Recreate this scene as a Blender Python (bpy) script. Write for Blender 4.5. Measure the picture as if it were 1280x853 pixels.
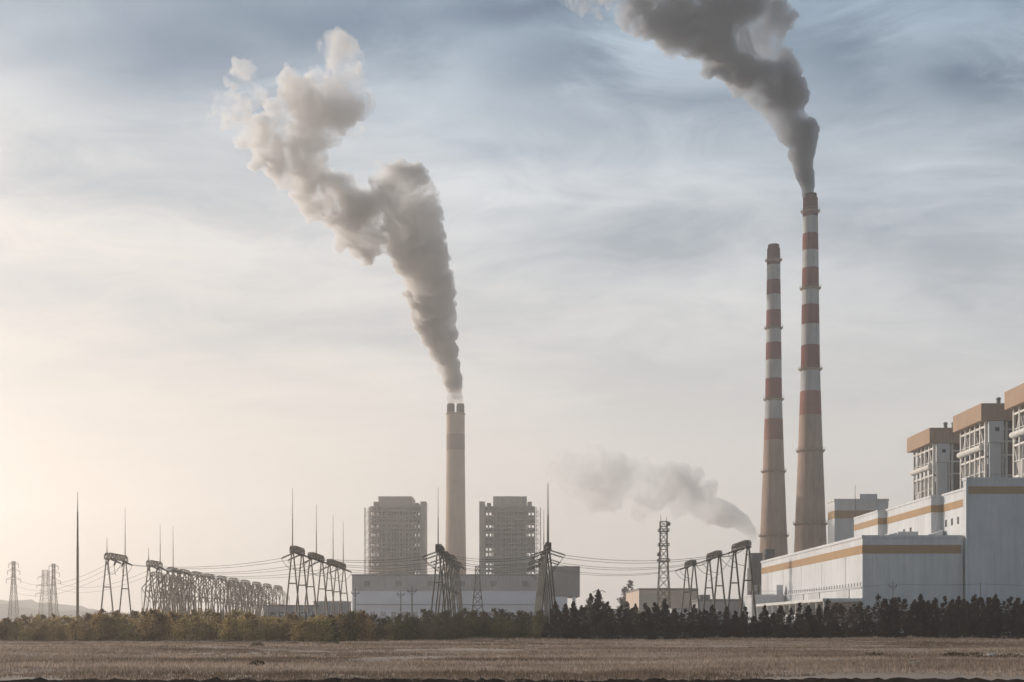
import bpy, math, random
from mathutils import Vector, noise
import numpy as np

scene = bpy.context.scene
for o in list(bpy.data.objects):
    bpy.data.objects.remove(o)
C = scene.collection
R = math.radians
rnd = random.Random(11)

# ------------------------------------------------------------------ camera
FPX, HOR, EYE = 1600.0, 782.0, 3.0          # focal length and horizon in photo pixels, eye height in metres
cam_d = bpy.data.cameras.new('camera')
cam = bpy.data.objects.new('camera', cam_d)
C.objects.link(cam)
cam.location = (0, 0, EYE)
cam.rotation_euler = (R(90), 0, 0)
cam_d.sensor_width = 36
cam_d.lens = 36 * FPX / 1280
cam_d.shift_y = (HOR - 426.5) / 1280
cam_d.clip_start = 0.5
cam_d.clip_end = 20000
scene.camera = cam

# ------------------------------------------------------------------ render, sky, sun
scene.render.engine = 'CYCLES'
cy = scene.cycles
cy.use_denoising = True
try:
    cy.denoiser = 'OPENIMAGEDENOISE'
except Exception:
    pass
cy.max_bounces = 8
cy.diffuse_bounces = 3
cy.glossy_bounces = 2
cy.transmission_bounces = 2
cy.volume_bounces = 4
cy.transparent_max_bounces = 8
cy.volume_step_rate = 0.07
cy.volume_max_steps = 1024
cy.sample_clamp_indirect = 6
scene.view_settings.view_transform = 'Standard'
scene.view_settings.look = 'None'
scene.view_settings.exposure = 0.50
scene.view_settings.gamma = 1.0

SUN_EL, SUN_AZ = 18.0, -57.0                 # azimuth from the view direction, negative to the left
sun_dir = Vector((math.sin(R(SUN_AZ)) * math.cos(R(SUN_EL)), math.cos(R(SUN_AZ)) * math.cos(R(SUN_EL)), math.sin(R(SUN_EL))))
sd = bpy.data.lights.new('sun', 'SUN')
sd.energy = 2.8
sd.angle = R(0.6)
sd.color = (1.0, 0.885, 0.775)
sun = bpy.data.objects.new('sun', sd)
C.objects.link(sun)
sun.location = sun_dir * 3000
sun.rotation_euler = (-sun_dir).to_track_quat('-Z', 'Y').to_euler()

world = bpy.data.worlds.new('World')
scene.world = world
world.use_nodes = True
wt = world.node_tree
wt.nodes.clear()
def wn(t, **kw):
    n = wt.nodes.new(t)
    for k, v in kw.items():
        setattr(n, k, v)
    return n
def wl(a, b):
    wt.links.new(a, b)
def wmath(op, a, b=None, clamp=False):
    n = wn('ShaderNodeMath', operation=op, use_clamp=clamp)
    for i, v in enumerate((a, b)):
        if v is None: continue
        if isinstance(v, (int, float)): n.inputs[i].default_value = v
        else: wl(v, n.inputs[i])
    return n.outputs[0]
def wramp(v, pts):
    n = wn('ShaderNodeValToRGB')
    e = n.color_ramp.elements
    while len(e) < len(pts): e.new(0.5)
    for el, (p, c) in zip(e, pts):
        el.position = p
        el.color = c if len(c) == 4 else (*c, 1)
    wl(v, n.inputs[0])
    return n.outputs[0]
sky = wn('ShaderNodeTexSky', sky_type='NISHITA', sun_disc=False)
sky.sun_elevation = R(SUN_EL)
sky.sun_rotation = R(SUN_AZ)
sky.air_density = 1.3
sky.dust_density = 0.5
sky.ozone_density = 2.5
bg_sky = wn('ShaderNodeBackground')
tint = wn('ShaderNodeMix', data_type='RGBA', blend_type='MULTIPLY'); tint.inputs[0].default_value = 1
wl(sky.outputs[0], tint.inputs[6]); tint.inputs[7].default_value = (0.58, 0.99, 1.22, 1)
wl(tint.outputs[2], bg_sky.inputs[0])
bg_sky.inputs[1].default_value = 0.033
# thin high cloud: a layer seen in perspective, so it gathers towards the horizon
tc = wn('ShaderNodeTexCoord')
sep = wn('ShaderNodeSeparateXYZ'); wl(tc.outputs['Generated'], sep.inputs[0])
zc = wmath('ADD', wmath('MAXIMUM', sep.outputs[2], 0.0), 0.10)
px = wmath('DIVIDE', sep.outputs[0], zc)
py = wmath('DIVIDE', sep.outputs[1], zc)
comb = wn('ShaderNodeCombineXYZ'); wl(px, comb.inputs[0]); wl(py, comb.inputs[1])
mp = wn('ShaderNodeMapping'); wl(comb.outputs[0], mp.inputs[0])
mp.inputs['Location'].default_value = (0.4, 1.15, 0)
mp.inputs['Rotation'].default_value = (0, 0, R(14))
mp.inputs['Scale'].default_value = (0.75, 1.0, 1)
n1 = wn('ShaderNodeTexNoise'); wl(mp.outputs[0], n1.inputs['Vector'])
n1.inputs['Scale'].default_value = 1.15; n1.inputs['Detail'].default_value = 9; n1.inputs['Roughness'].default_value = 0.56
n1.inputs['Distortion'].default_value = 0.5
n2 = wn('ShaderNodeTexNoise'); wl(mp.outputs[0], n2.inputs['Vector'])
n2.inputs['Scale'].default_value = 4.0; n2.inputs['Detail'].default_value = 8; n2.inputs['Roughness'].default_value = 0.66
n2.inputs['Distortion'].default_value = 0.9
nz = wmath('ADD', wmath('MULTIPLY', n1.outputs[0], 0.66), wmath('MULTIPLY', n2.outputs[0], 0.34))
cl = wramp(nz, [(0.40, (0.26,)*3), (0.49, (0.60,)*3), (0.60, (1.0,)*3)])
hz = wramp(sep.outputs[2], [(0.0, (1,)*3), (0.14, (0.85,)*3), (0.28, (0.25,)*3), (0.42, (0.0,)*3)])
mask = wmath('ADD', cl, wmath('MULTIPLY', hz, wmath('SUBTRACT', 1.0, cl)), clamp=True)
# a few clear gaps between the clouds, at fixed bearings
yv = wmath('MAXIMUM', sep.outputs[1], 0.05)
u_ = wmath('ADD', wmath('DIVIDE', sep.outputs[0], yv), wmath('MULTIPLY', wmath('SUBTRACT', n2.outputs[0], 0.5), 0.22))
v_ = wmath('ADD', wmath('DIVIDE', sep.outputs[2], yv), wmath('MULTIPLY', wmath('SUBTRACT', n1.outputs[0], 0.5), 0.16))
for hx, hy, ha, hb, hs in ((215, 78, 120, 48, 0.85), (400, 25, 170, 45, 0.9), (690, 75, 85, 50, 0.65), (1030, 60, 70, 70, 0.6), (1225, 102, 95, 38, 0.85), (50, 50, 110, 22, 0.5), (0, 0, 120, 30, 0.5), (640, 0, 110, 25, 0.9), (800, 150, 110, 30, 0.35), (150, -60, 300, 50, 0.7), (900, -80, 400, 60, 0.6)):
    du = wmath('DIVIDE', wmath('SUBTRACT', u_, (hx - 640) / 1600), ha / 1600)
    dv = wmath('DIVIDE', wmath('SUBTRACT', v_, (782 - hy) / 1600), hb / 1600)
    e = wmath('EXPONENT', wmath('MULTIPLY', wmath('ADD', wmath('MULTIPLY', du, du), wmath('MULTIPLY', dv, dv)), -0.8))
    mask = wmath('MULTIPLY', mask, wmath('SUBTRACT', 1.0, wmath('MULTIPLY', e, hs)))
# cloud thinned in the unseen sky behind the camera, to add blue fill
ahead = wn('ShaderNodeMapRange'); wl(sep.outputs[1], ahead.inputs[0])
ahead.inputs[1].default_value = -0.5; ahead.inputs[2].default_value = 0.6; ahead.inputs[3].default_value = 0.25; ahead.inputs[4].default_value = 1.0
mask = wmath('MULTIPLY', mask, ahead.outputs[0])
# the cloud's own light: warmer and brighter towards the sun
dotn = wn('ShaderNodeVectorMath', operation='DOT_PRODUCT'); wl(tc.outputs['Generated'], dotn.inputs[0]); dotn.inputs[1].default_value = sun_dir
ccol = wramp(wmath('ADD', wmath('MULTIPLY', dotn.outputs['Value'], 0.5), 0.5),
             [(0.30, (0.48, 0.54, 0.60)), (0.62, (0.52, 0.56, 0.60)), (0.80, (0.55, 0.57, 0.585)), (0.92, (0.52, 0.51, 0.495)), (1.0, (0.52, 0.47, 0.42))])
lowc = wramp(sep.outputs[2], [(0.0, (1.14, 0.995, 0.86)), (0.14, (1.10, 0.995, 0.90)), (0.24, (1.03, 0.985, 0.95)), (0.33, (0.94, 0.97, 1.0)), (0.43, (0.74, 0.90, 1.04))])
mulc = wn('ShaderNodeMix', data_type='RGBA', blend_type='MULTIPLY'); mulc.inputs[0].default_value = 1
wl(ccol, mulc.inputs[6]); wl(lowc, mulc.inputs[7])
bg_cl = wn('ShaderNodeBackground'); wl(mulc.outputs[2], bg_cl.inputs[0]); bg_cl.inputs[1].default_value = 1.0
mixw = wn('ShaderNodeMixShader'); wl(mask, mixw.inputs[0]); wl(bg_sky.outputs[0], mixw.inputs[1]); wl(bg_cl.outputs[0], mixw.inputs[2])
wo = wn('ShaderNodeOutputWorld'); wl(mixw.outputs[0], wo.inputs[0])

# ------------------------------------------------------------------ helpers
def at(x, y, Y):
    """photo pixel at distance Y -> point"""
    return Vector(((x - 640) / FPX * Y, Y, EYE + (HOR - y) / FPX * Y))
def wx(x, Y): return (x - 640) / FPX * Y
def wz(y, Y): return EYE + (HOR - y) / FPX * Y

class MB:
    """collects boxes, bars and tubes into ONE mesh"""
    def __init__(s):
        s.v = []; s.f = []; s.m = []
    def face(s, pts, mi=0):
        b = len(s.v); s.v += [tuple(p) for p in pts]; s.f.append(tuple(range(b, b + len(pts)))); s.m.append(mi)
    def box(s, x0, x1, y0, y1, z0, z1, mi=0):
        b = len(s.v)
        s.v += [(x0,y0,z0),(x1,y0,z0),(x1,y1,z0),(x0,y1,z0),(x0,y0,z1),(x1,y0,z1),(x1,y1,z1),(x0,y1,z1)]
        for q in ((0,3,2,1),(4,5,6,7),(0,1,5,4),(1,2,6,5),(2,3,7,6),(3,0,4,7)):
            s.f.append(tuple(b + i for i in q)); s.m.append(mi)
        return s
    def bar(s, p, q, w, h=None, mi=0):
        h = h or w
        p, q = Vector(p), Vector(q); d = (q - p)
        if d.length < 1e-6: return s
        d.normalize()
        up = Vector((0,0,1)) if abs(d.z) < 0.95 else Vector((0,1,0))
        a = d.cross(up).normalized() * w / 2; c = a.cross(d).normalized() * h / 2
        b = len(s.v)
        for e in (p, q):
            for sa, sc in ((-1,-1),(1,-1),(1,1),(-1,1)):
                s.v.append(tuple(e + a * sa + c * sc))
        for f in ((0,1,2,3),(7,6,5,4),(0,4,5,1),(1,5,6,2),(2,6,7,3),(3,7,4,0)):
            s.f.append(tuple(b + i for i in f)); s.m.append(mi)
        return s
    def tube(s, p, q, r0, r1=None, n=8, mi=0, caps=True):
        r1 = r0 if r1 is None else r1
        p, q = Vector(p), Vector(q); d = (q - p).normalized()
        up = Vector((0,0,1)) if abs(d.z) < 0.95 else Vector((0,1,0))
        a = d.cross(up).normalized(); c = d.cross(a)
        b = len(s.v)
        for e, r in ((p, r0), (q, r1)):
            for i in range(n):
                t = 2 * math.pi * i / n
                s.v.append(tuple(e + a * (r * math.cos(t)) + c * (r * math.sin(t))))
        for i in range(n):
            j = (i + 1) % n
            s.f.append((b + i, b + n + i, b + n + j, b + j)); s.m.append(mi)
        if caps:
            s.f.append(tuple(b + i for i in range(n))); s.m.append(mi)
            s.f.append(tuple(b + 2 * n - 1 - i for i in range(n))); s.m.append(mi)
        return s
    def lathe(s, prof, n=24, c=(0,0), mis=None, closed=False):
        """prof: list of (r, z) from bottom to top"""
        b = len(s.v)
        for r, z in prof:
            for i in range(n):
                t = 2 * math.pi * i / n
                s.v.append((c[0] + r * math.cos(t), c[1] + r * math.sin(t), z))
        k = len(prof)
        for j in range(k - 1):
            for i in range(n):
                i2 = (i + 1) % n
                s.f.append((b + j*n + i, b + j*n + i2, b + (j+1)*n + i2, b + (j+1)*n + i)); s.m.append(mis[j] if mis else 0)
        if closed:
            s.f.append(tuple(b + n - 1 - i for i in range(n))); s.m.append(mis[0] if mis else 0)
            s.f.append(tuple(b + (k-1)*n + i for i in range(n))); s.m.append(mis[-1] if mis else 0)
        return s
    def build(s, name, mats, parent=None, smooth=False):
        me = bpy.data.meshes.new(name)
        me.from_pydata(s.v, [], s.f)
        for m in (mats if isinstance(mats, (list, tuple)) else [mats]):
            me.materials.append(m)
        if any(s.m): me.polygons.foreach_set('material_index', s.m)
        if smooth: me.polygons.foreach_set('use_smooth', [True] * len(s.f))
        me.update()
        o = bpy.data.objects.new(name, me); C.objects.link(o)
        if parent: o.parent = parent
        return o

def tag(o, label=None, cat=None, group=None, kind=None):
    if label: o['label'] = label
    if cat: o['category'] = cat
    if group: o['group'] = group
    if kind: o['kind'] = kind
    return o
def thing(name, label, cat, loc=(0,0,0), group=None):
    o = bpy.data.objects.new(name, None); C.objects.link(o); o.location = loc
    o.empty_display_size = 1
    return tag(o, label, cat, group)
def copy_tree(o, parent=None):
    c = o.copy(); C.objects.link(c)
    if parent: c.parent = parent
    for ch in list(o.children): copy_tree(ch, c)
    return c
NTH = 'first second third fourth fifth sixth seventh eighth ninth tenth eleventh twelfth thirteenth fourteenth fifteenth sixteenth seventeenth eighteenth nineteenth twentieth'.split()
NTH += ['twenty-' + w for w in NTH[:9]] + ['thirtieth'] + ['thirty-' + w for w in NTH[:9]] + ['fortieth'] + ['forty-' + w for w in NTH[:9]]

# ------------------------------------------------------------------ materials
def mat(name, col, rough=0.8, var=0.12, scale=0.4, bump=0.0, col2=None, metallic=0.0, streak=0.0, rib=None, stretch=(1,1,1), spec=0.3, rand=0.0):
    """painted / weathered surface: two noises move the base colour, optional vertical dirt streaks and cladding ribs"""
    m = bpy.data.materials.new(name); m.use_nodes = True
    t = m.node_tree; nd = t.nodes; nd.clear()
    out = nd.new('ShaderNodeOutputMaterial'); b = nd.new('ShaderNodeBsdfPrincipled')
    t.links.new(b.outputs[0], out.inputs[0])
    b.inputs['Roughness'].default_value = rough; b.inputs['Metallic'].default_value = metallic
    b.inputs['Specular IOR Level'].default_value = spec
    g = nd.new('ShaderNodeNewGeometry')
    mp = nd.new('ShaderNodeMapping'); t.links.new(g.outputs['Position'], mp.inputs[0]); mp.inputs['Scale'].default_value = stretch
    n = nd.new('ShaderNodeTexNoise'); n.inputs['Scale'].default_value = scale; n.inputs['Detail'].default_value = 6; n.inputs['Roughness'].default_value = 0.6
    t.links.new(mp.outputs[0], n.inputs['Vector'])
    r = nd.new('ShaderNodeValToRGB'); t.links.new(n.outputs[0], r.inputs[0])
    lo = col2 or tuple(c * (1 - var * 2) for c in col)
    hi = tuple(min(1, c * (1 + var)) for c in col)
    r.color_ramp.elements[0].position = 0.33; r.color_ramp.elements[0].color = (*lo, 1)
    r.color_ramp.elements[1].position = 0.66; r.color_ramp.elements[1].color = (*hi, 1)
    c = r.outputs[0]
    def mul(c, fac_socket, lo_v):
        mr = nd.new('ShaderNodeMapRange'); t.links.new(fac_socket, mr.inputs[0])
        mr.inputs[1].default_value = 0.35; mr.inputs[2].default_value = 0.65; mr.inputs[3].default_value = lo_v; mr.inputs[4].default_value = 1.0
        mx = nd.new('ShaderNodeMix'); mx.data_type = 'RGBA'; mx.blend_type = 'MULTIPLY'; mx.inputs[0].default_value = 1
        t.links.new(c, mx.inputs[6]); t.links.new(mr.outputs[0], mx.inputs[7])
        return mx.outputs[2]
    if streak:
        mp2 = nd.new('ShaderNodeMapping'); t.links.new(g.outputs['Position'], mp2.inputs[0]); mp2.inputs['Scale'].default_value = (0.55, 0.55, 0.035)
        n2 = nd.new('ShaderNodeTexNoise'); n2.inputs['Scale'].default_value = 1.0; n2.inputs['Detail'].default_value = 5; n2.inputs['Roughness'].default_value = 0.65
        t.links.new(mp2.outputs[0], n2.inputs['Vector'])
        c = mul(c, n2.outputs[0], 1 - streak)
    if rand:
        oi = nd.new('ShaderNodeObjectInfo')
        mr = nd.new('ShaderNodeMapRange'); t.links.new(oi.outputs['Random'], mr.inputs[0]); mr.inputs[3].default_value = 1 - rand; mr.inputs[4].default_value = 1 + rand
        mx = nd.new('ShaderNodeMix'); mx.data_type = 'RGBA'; mx.blend_type = 'MULTIPLY'; mx.inputs[0].default_value = 1
        t.links.new(c, mx.inputs[6]); t.links.new(mr.outputs[0], mx.inputs[7]); c = mx.outputs[2]
    t.links.new(c, b.inputs['Base Color'])
    if rib:
        sx = nd.new('ShaderNodeSeparateXYZ'); t.links.new(g.outputs['Position'], sx.inputs[0])
        ad = nd.new('ShaderNodeMath'); ad.operation = 'ADD'; t.links.new(sx.outputs[0], ad.inputs[0]); t.links.new(sx.outputs[1], ad.inputs[1])
        dv = nd.new('ShaderNodeMath'); dv.operation = 'PINGPONG'; t.links.new(ad.outputs[0], dv.inputs[0]); dv.inputs[1].default_value = rib / 2
        bp = nd.new('ShaderNodeBump'); bp.inputs['Strength'].default_value = 0.5; bp.inputs['Distance'].default_value = 0.25
        t.links.new(dv.outputs[0], bp.inputs['Height']); t.links.new(bp.outputs[0], b.inputs['Normal'])
    elif bump:
        bp = nd.new('ShaderNodeBump'); bp.inputs['Strength'].default_value = bump; bp.inputs['Distance'].default_value = 0.3
        t.links.new(n.outputs[0], bp.inputs['Height']); t.links.new(bp.outputs[0], b.inputs['Normal'])
    return m

def volume_mat(name, col, density, aniso=0.0, nscale=None, lo=0.35, hi=0.65, dmin=0.0):
    m = bpy.data.materials.new(name); m.use_nodes = True
    t = m.node_tree; nd = t.nodes; nd.clear()
    out = nd.new('ShaderNodeOutputMaterial'); v = nd.new('ShaderNodeVolumePrincipled')
    t.links.new(v.outputs[0], out.inputs['Volume'])
    v.inputs['Color'].default_value = (*col, 1); v.inputs['Density'].default_value = density; v.inputs['Anisotropy'].default_value = aniso
    if nscale:
        g = nd.new('ShaderNodeNewGeometry')
        n = nd.new('ShaderNodeTexNoise'); n.inputs['Scale'].default_value = nscale; n.inputs['Detail'].default_value = 6; n.inputs['Roughness'].default_value = 0.68
        n.inputs['Distortion'].default_value = 0.7
        t.links.new(g.outputs['Position'], n.inputs['Vector'])
        mr = nd.new('ShaderNodeMapRange'); t.links.new(n.outputs[0], mr.inputs[0])
        mr.inputs[1].default_value = lo; mr.inputs[2].default_value = hi; mr.inputs[3].default_value = dmin * density; mr.inputs[4].default_value = density
        t.links.new(mr.outputs[0], v.inputs['Density'])
    return m
# ------------------------------------------------------------------ palette
M_white = mat('white_cladding', (0.68, 0.685, 0.685), 0.7, 0.05, 0.05, rib=1.2, streak=0.17)
M_grey_clad = mat('grey_cladding', (0.64, 0.65, 0.67), 0.7, 0.05, 0.05, rib=1.2, streak=0.16)
M_orange = mat('ochre_band', (0.42, 0.26, 0.13), 0.7, 0.06, 0.08, streak=0.12)
M_cap = mat('ochre_cladding', (0.40, 0.26, 0.165), 0.7, 0.05, 0.08, rib=1.5, streak=0.10)
M_roof = mat('pale_roof', (0.66, 0.65, 0.63), 0.9, 0.06, 0.1)
M_dark_open = mat('dark_opening', (0.06, 0.06, 0.065), 0.8, 0.2, 0.5)
M_frame = mat('pale_steel', (0.66, 0.63, 0.58), 0.6, 0.06, 0.3)
M_duct = mat('duct_steel', (0.52, 0.49, 0.45), 0.5, 0.1, 0.3)
M_dduct = mat('dark_duct', (0.16, 0.145, 0.135), 0.7, 0.2, 0.3)
M_louvre = mat('brown_louvre', (0.15, 0.095, 0.07), 0.8, 0.15, 0.4)
M_core = mat('boiler_dark', (0.125, 0.105, 0.092), 0.8, 0.2, 0.15)
M_lift = mat('pale_grey_shaft', (0.60, 0.59, 0.585), 0.7, 0.03, 0.1, streak=0.08)
M_conc = mat('chimney_concrete', (0.43, 0.305, 0.235), 0.9, 0.09, 0.06, streak=0.30)
M_red = mat('chimney_red', (0.20, 0.040, 0.025), 0.85, 0.12, 0.08, streak=0.32)
M_red2 = mat('chimney_red_worn', (0.30, 0.12, 0.078), 0.85, 0.12, 0.1, streak=0.22)
M_cwhite = mat('chimney_white', (0.50, 0.49, 0.475), 0.85, 0.08, 0.08, streak=0.30)
M_soot = mat('sooty_red', (0.095, 0.020, 0.015), 0.9, 0.15, 0.2)
M_steel = mat('galvanised_steel', (0.125, 0.105, 0.085), 0.6, 0.15, 0.5, metallic=0.0)
M_steel_hazed = mat('hazed_steel', (0.30, 0.23, 0.165), 0.7, 0.15, 0.5)  # lighter than the other steel: sunlit haze painted into the tone
M_ins = mat('insulator_brown', (0.07, 0.055, 0.045), 0.4, 0.1, 1.0)
M_wire = mat('wire_metal', (0.09, 0.085, 0.08), 0.5, 0.1, 1.0)
M_pole = mat('pole_concrete', (0.30, 0.28, 0.25), 0.9, 0.1, 0.8)
M_tan = mat('distant_tan', (0.66, 0.54, 0.43), 0.85, 0.06, 0.1, streak=0.1)  # far-block tans lightened, standing in for part of the haze
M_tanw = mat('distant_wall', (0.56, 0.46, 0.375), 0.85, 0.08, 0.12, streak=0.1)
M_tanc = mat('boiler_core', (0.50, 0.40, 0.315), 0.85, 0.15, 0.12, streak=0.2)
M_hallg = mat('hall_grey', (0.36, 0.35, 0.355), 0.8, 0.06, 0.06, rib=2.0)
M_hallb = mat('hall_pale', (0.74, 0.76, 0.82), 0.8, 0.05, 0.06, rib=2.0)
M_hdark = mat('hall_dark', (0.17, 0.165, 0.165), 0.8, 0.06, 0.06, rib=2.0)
M_silo = mat('silo_grey', (0.125, 0.12, 0.118), 0.8, 0.2, 0.15)
M_shade = mat('window_shade', (0.17, 0.17, 0.175), 0.4, 0.1, 0.5)
M_glass = mat('window_glass', (0.05, 0.055, 0.06), 0.2, 0.1, 1.0, spec=0.5)
M_plaster = mat('warm_plaster', (0.62, 0.55, 0.46), 0.85, 0.08, 0.12, streak=0.12)
M_bark = mat('bark', (0.10, 0.075, 0.055), 0.95, 0.2, 1.5, rand=0.25)
M_rock = mat('pale_rock', (0.40, 0.375, 0.34), 0.9, 0.1, 1.5)

# ------------------------------------------------------------------ ground
def field_h(x, y):
    if y > 330: return 0.0
    p = Vector((x * 0.03, y * 0.035, 0.3))
    h = 0.35 * noise.noise(p) + 0.12 * noise.noise(p * 4.1)
    return h * min(1, (330 - y) / 60)
def axis(lo, hi, fine_lo, fine_hi, step, coarse):
    a = []; v = lo
    while v < fine_lo: a.append(v); v += coarse
    v = fine_lo
    while v < fine_hi: a.append(v); v += step
    v = fine_hi
    while v <= hi: a.append(v); v += coarse
    return a
gx = axis(-3200, 3200, -170, 170, 2.5, 303.0)
gy = axis(-400, 4200, 40, 330, 2.5, 220.0)
gm = MB()
gm.v = [(x, y, field_h(x, y) if abs(x) < 200 and 40 <= y else 0) for y in gy for x in gx]
nx = len(gx)
gm.f = [(j*nx + i, j*nx + i + 1, (j+1)*nx + i + 1, (j+1)*nx + i) for j in range(len(gy) - 1) for i in range(nx - 1)]
gm.m = [0] * len(gm.f)
M_field = mat('dry_field', (0.36, 0.275, 0.21), 0.95, 0.16, 0.05, col2=(0.22, 0.165, 0.125), bump=0.6, stretch=(0.35, 1, 1))
tag(gm.build('ground', M_field, smooth=True), kind='structure')

# dark turned soil along the near edge of the field
sm = MB(); sx = [-60 + i * 0.3 for i in range(420)]; sy = [40, 47, 53, 57, 60, 62.5, 64.5, 66.0, 67.2, 68.2]
edge = []
for x in sx:
    e = 1.6 * noise.noise(Vector((x * 0.07, 3, 0))) + 1.1 * noise.noise(Vector((x * 0.45, 9, 0))) + 0.8 * noise.noise(Vector((x * 1.4, 1, 0))) + 0.9 * min(1, max(0, -x / 40))
    edge.append(e * 0.9)
for j, y in enumerate(sy):
    t = j / (len(sy) - 1)
    for i, x in enumerate(sx):
        yy = y + edge[i] * t
        h = field_h(x, yy) + 0.02 + (0.12 + 0.3 * abs(noise.noise(Vector((x * 0.6, yy * 0.7, 2)))) + 0.13 * noise.noise(Vector((x * 1.9, yy, 5))) + 0.20 * noise.noise(Vector((x * 3.1, yy * 2, 8)))) * math.sin(math.pi * min(1, max(0.0, t * 0.97))) ** 0.5
        sm.v.append((x, yy, h if t < 1 else h - 0.1))
ns = len(sx)
sm.f = [(j*ns + i, j*ns + i + 1, (j+1)*ns + i + 1, (j+1)*ns + i) for j in range(len(sy) - 1) for i in range(ns - 1)]
sm.m = [0] * len(sm.f)
M_soil = mat('turned_soil', (0.045, 0.034, 0.027), 1.0, 0.25, 0.9, bump=0.8, spec=0.0)
tag(sm.build('soil_strip', M_soil, smooth=True), kind='structure')

# far hills, wooded skyline on the left
for nm, Y0, depth, x0, x1, hh, sd_ in (('hills', 3000, 900, -2600, -760, 78, 1.0), ('hills', 2300, 500, -2200, -560, 46, 7.0)):
    hm = MB(); N = 700; K = 7
    for j in range(K):
        t = j / (K - 1); y = Y0 + depth * (t - 0.5)
        for i in range(N):
            u = i / (N - 1); x = x0 + (x1 - x0) * u
            e = hh * (0.72 + 0.30 * noise.noise(Vector((x * 0.0035, sd_, 0))) + 0.13 * abs(noise.noise(Vector((x * 0.02, sd_, 3)))) * 2 + 0.20 * abs(noise.noise(Vector((x * 0.035, y * 0.01, sd_)))) + 0.10 * noise.noise(Vector((x * 0.15, y * 0.01, sd_))))
            e *= min(1, (1 - u) / 0.22) ** 0.7
            hm.v.append((x, y, -0.5 + e * math.sin(math.pi * t) ** 0.6 if 0 < t < 1 else -0.5))
    hm.f = [(j*N + i, j*N + i + 1, (j+1)*N + i + 1, (j+1)*N + i) for j in range(K - 1) for i in range(N - 1)]
    hm.m = [0] * len(hm.f)
    tag(hm.build(nm, mat('wooded_hill', (0.06, 0.065, 0.05), 1.0, 0.3, 0.02), smooth=False), kind='structure')

# ------------------------------------------------------------------ the two striped chimneys
def chimney(loc, label):
    t = thing('striped_chimney', label, 'chimney', (loc[0], loc[1], 0), 'red and white striped chimneys')
    H = 225.0
    def rad(z):
        u = z / H
        return 3.7 + 2.9 * (1 - u) + 3.5 * max(0, (0.62 - u) / 0.62) ** 1.25
    # colour bands, heights measured up the shaft (top -> bottom)
    ys = [243, 272, 293, 314, 336, 361, 382, 406.5, 432.5, 462, 490, 520]
    zs = [wz(y, 660) for y in ys]
    cols = [4, 1, 2, 1, 2, 1, 2, 1, 2, 1, 3]      # band material going down
    prof = []; mis = []
    stops = list(reversed(zs)); cl_ = list(reversed(cols))
    z = 0.0
    while z < stops[0] - 0.1:
        prof.append((rad(z), z)); mis.append(0); z += stops[0] / 24
    for k in range(len(stops) - 1):
        for q in range(3):
            zz = stops[k] + (stops[k+1] - stops[k]) * q / 3
            prof.append((rad(zz), zz)); mis.append(cl_[k])
    prof[-2:] = [(rad(stops[-1] - 8), stops[-1] - 8), (rad(stops[-1] - 6), stops[-1] - 6)]
    top = stops[-1]
    for r, zz in ((rad(top) + 0.05, top - 4), (rad(top) + 0.05, top - 2.2), (rad(top) - 0.45, top - 1.8), (rad(top) - 0.45, top), (rad(top) - 1.1, top), (rad(top) - 1.1, top - 4)):
        prof.append((r, zz)); mis.append(4)
    MB().lathe(prof, 40, mis=mis).build('shaft', [M_conc, M_cwhite, M_red, M_red2, M_soot], t, smooth=False)
    for y in (265, 361, 462, 564, 655):
        zz = wz(y, 660); r = rad(zz)
        p = MB().lathe([(r - 0.1, zz - 1.1), (r + 0.3, zz - 0.9), (r + 1.15, zz), (r + 1.15, zz + 0.12), (r - 0.1, zz + 0.12)], 40)
        for i in range(20):
            a = 2 * math.pi * i / 20
            q = Vector((math.cos(a) * (r + 1.1), math.sin(a) * (r + 1.1), zz))
            p.bar(q, q + Vector((0, 0, 1.15)), 0.08)
        p.lathe([(r + 1.06, zz + 1.1), (r + 1.16, zz + 1.1), (r + 1.16, zz + 1.2), (r + 1.06, zz + 1.2)], 40)
        p.build('platform', M_steel_hazed, t)
    ld = MB(); a = R(235)
    prev = None; z = 2
    while z < top - 2:
        q = Vector((math.cos(a) * (rad(z) + 0.35), math.sin(a) * (rad(z) + 0.35), z))
        if prev is not None:
            for s_ in (-0.25, 0.25):
                o_ = Vector((-math.sin(a) * s_, math.cos(a) * s_, 0))
                ld.bar(prev + o_, q + o_, 0.09)
        prev = q; z += 6
    ld.build('ladder', M_steel_hazed, t)
    return t
chimney((wx(1013, 660), 660), 'taller striped chimney with dark smoke blowing from its top')
chimney((wx(967, 748), 748), 'shorter striped chimney with a bare smokeless top, left of the taller one')

# ------------------------------------------------------------------ pale chimney with two flues
t = thing('concrete_chimney', 'broad tan concrete chimney with two flue tops between the boiler houses', 'chimney', (wx(569, 1100), 1108, 0))
def zc_(y): return wz(y, 1100)
zt = zc_(515)
prof = []; mis = []
for y, mi in ((790, 0), (740, 0), (690, 0), (640, 0), (600, 0), (562, 1), (542, 0), (530, 0), (515, 0)):
    z = max(0, zc_(y)); u = z / zt
    prof.append((7.9 + 2.1 * (1 - u) ** 1.6, z)); mis.append(mi)
prof.append((6.9, zt + 0.2)); mis.append(0)
prof.append((0.05, zt + 0.3)); mis.append(0)
M_cc2 = mat('pale_concrete', (0.56, 0.41, 0.295), 0.9, 0.06, 0.05, streak=0.15)
M_cc3 = mat('faded_band', (0.33, 0.22, 0.165), 0.9, 0.06, 0.05, streak=0.15)
MB().lathe(prof, 40, mis=mis).build('shaft', [M_cc2, M_cc3], t)
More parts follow.
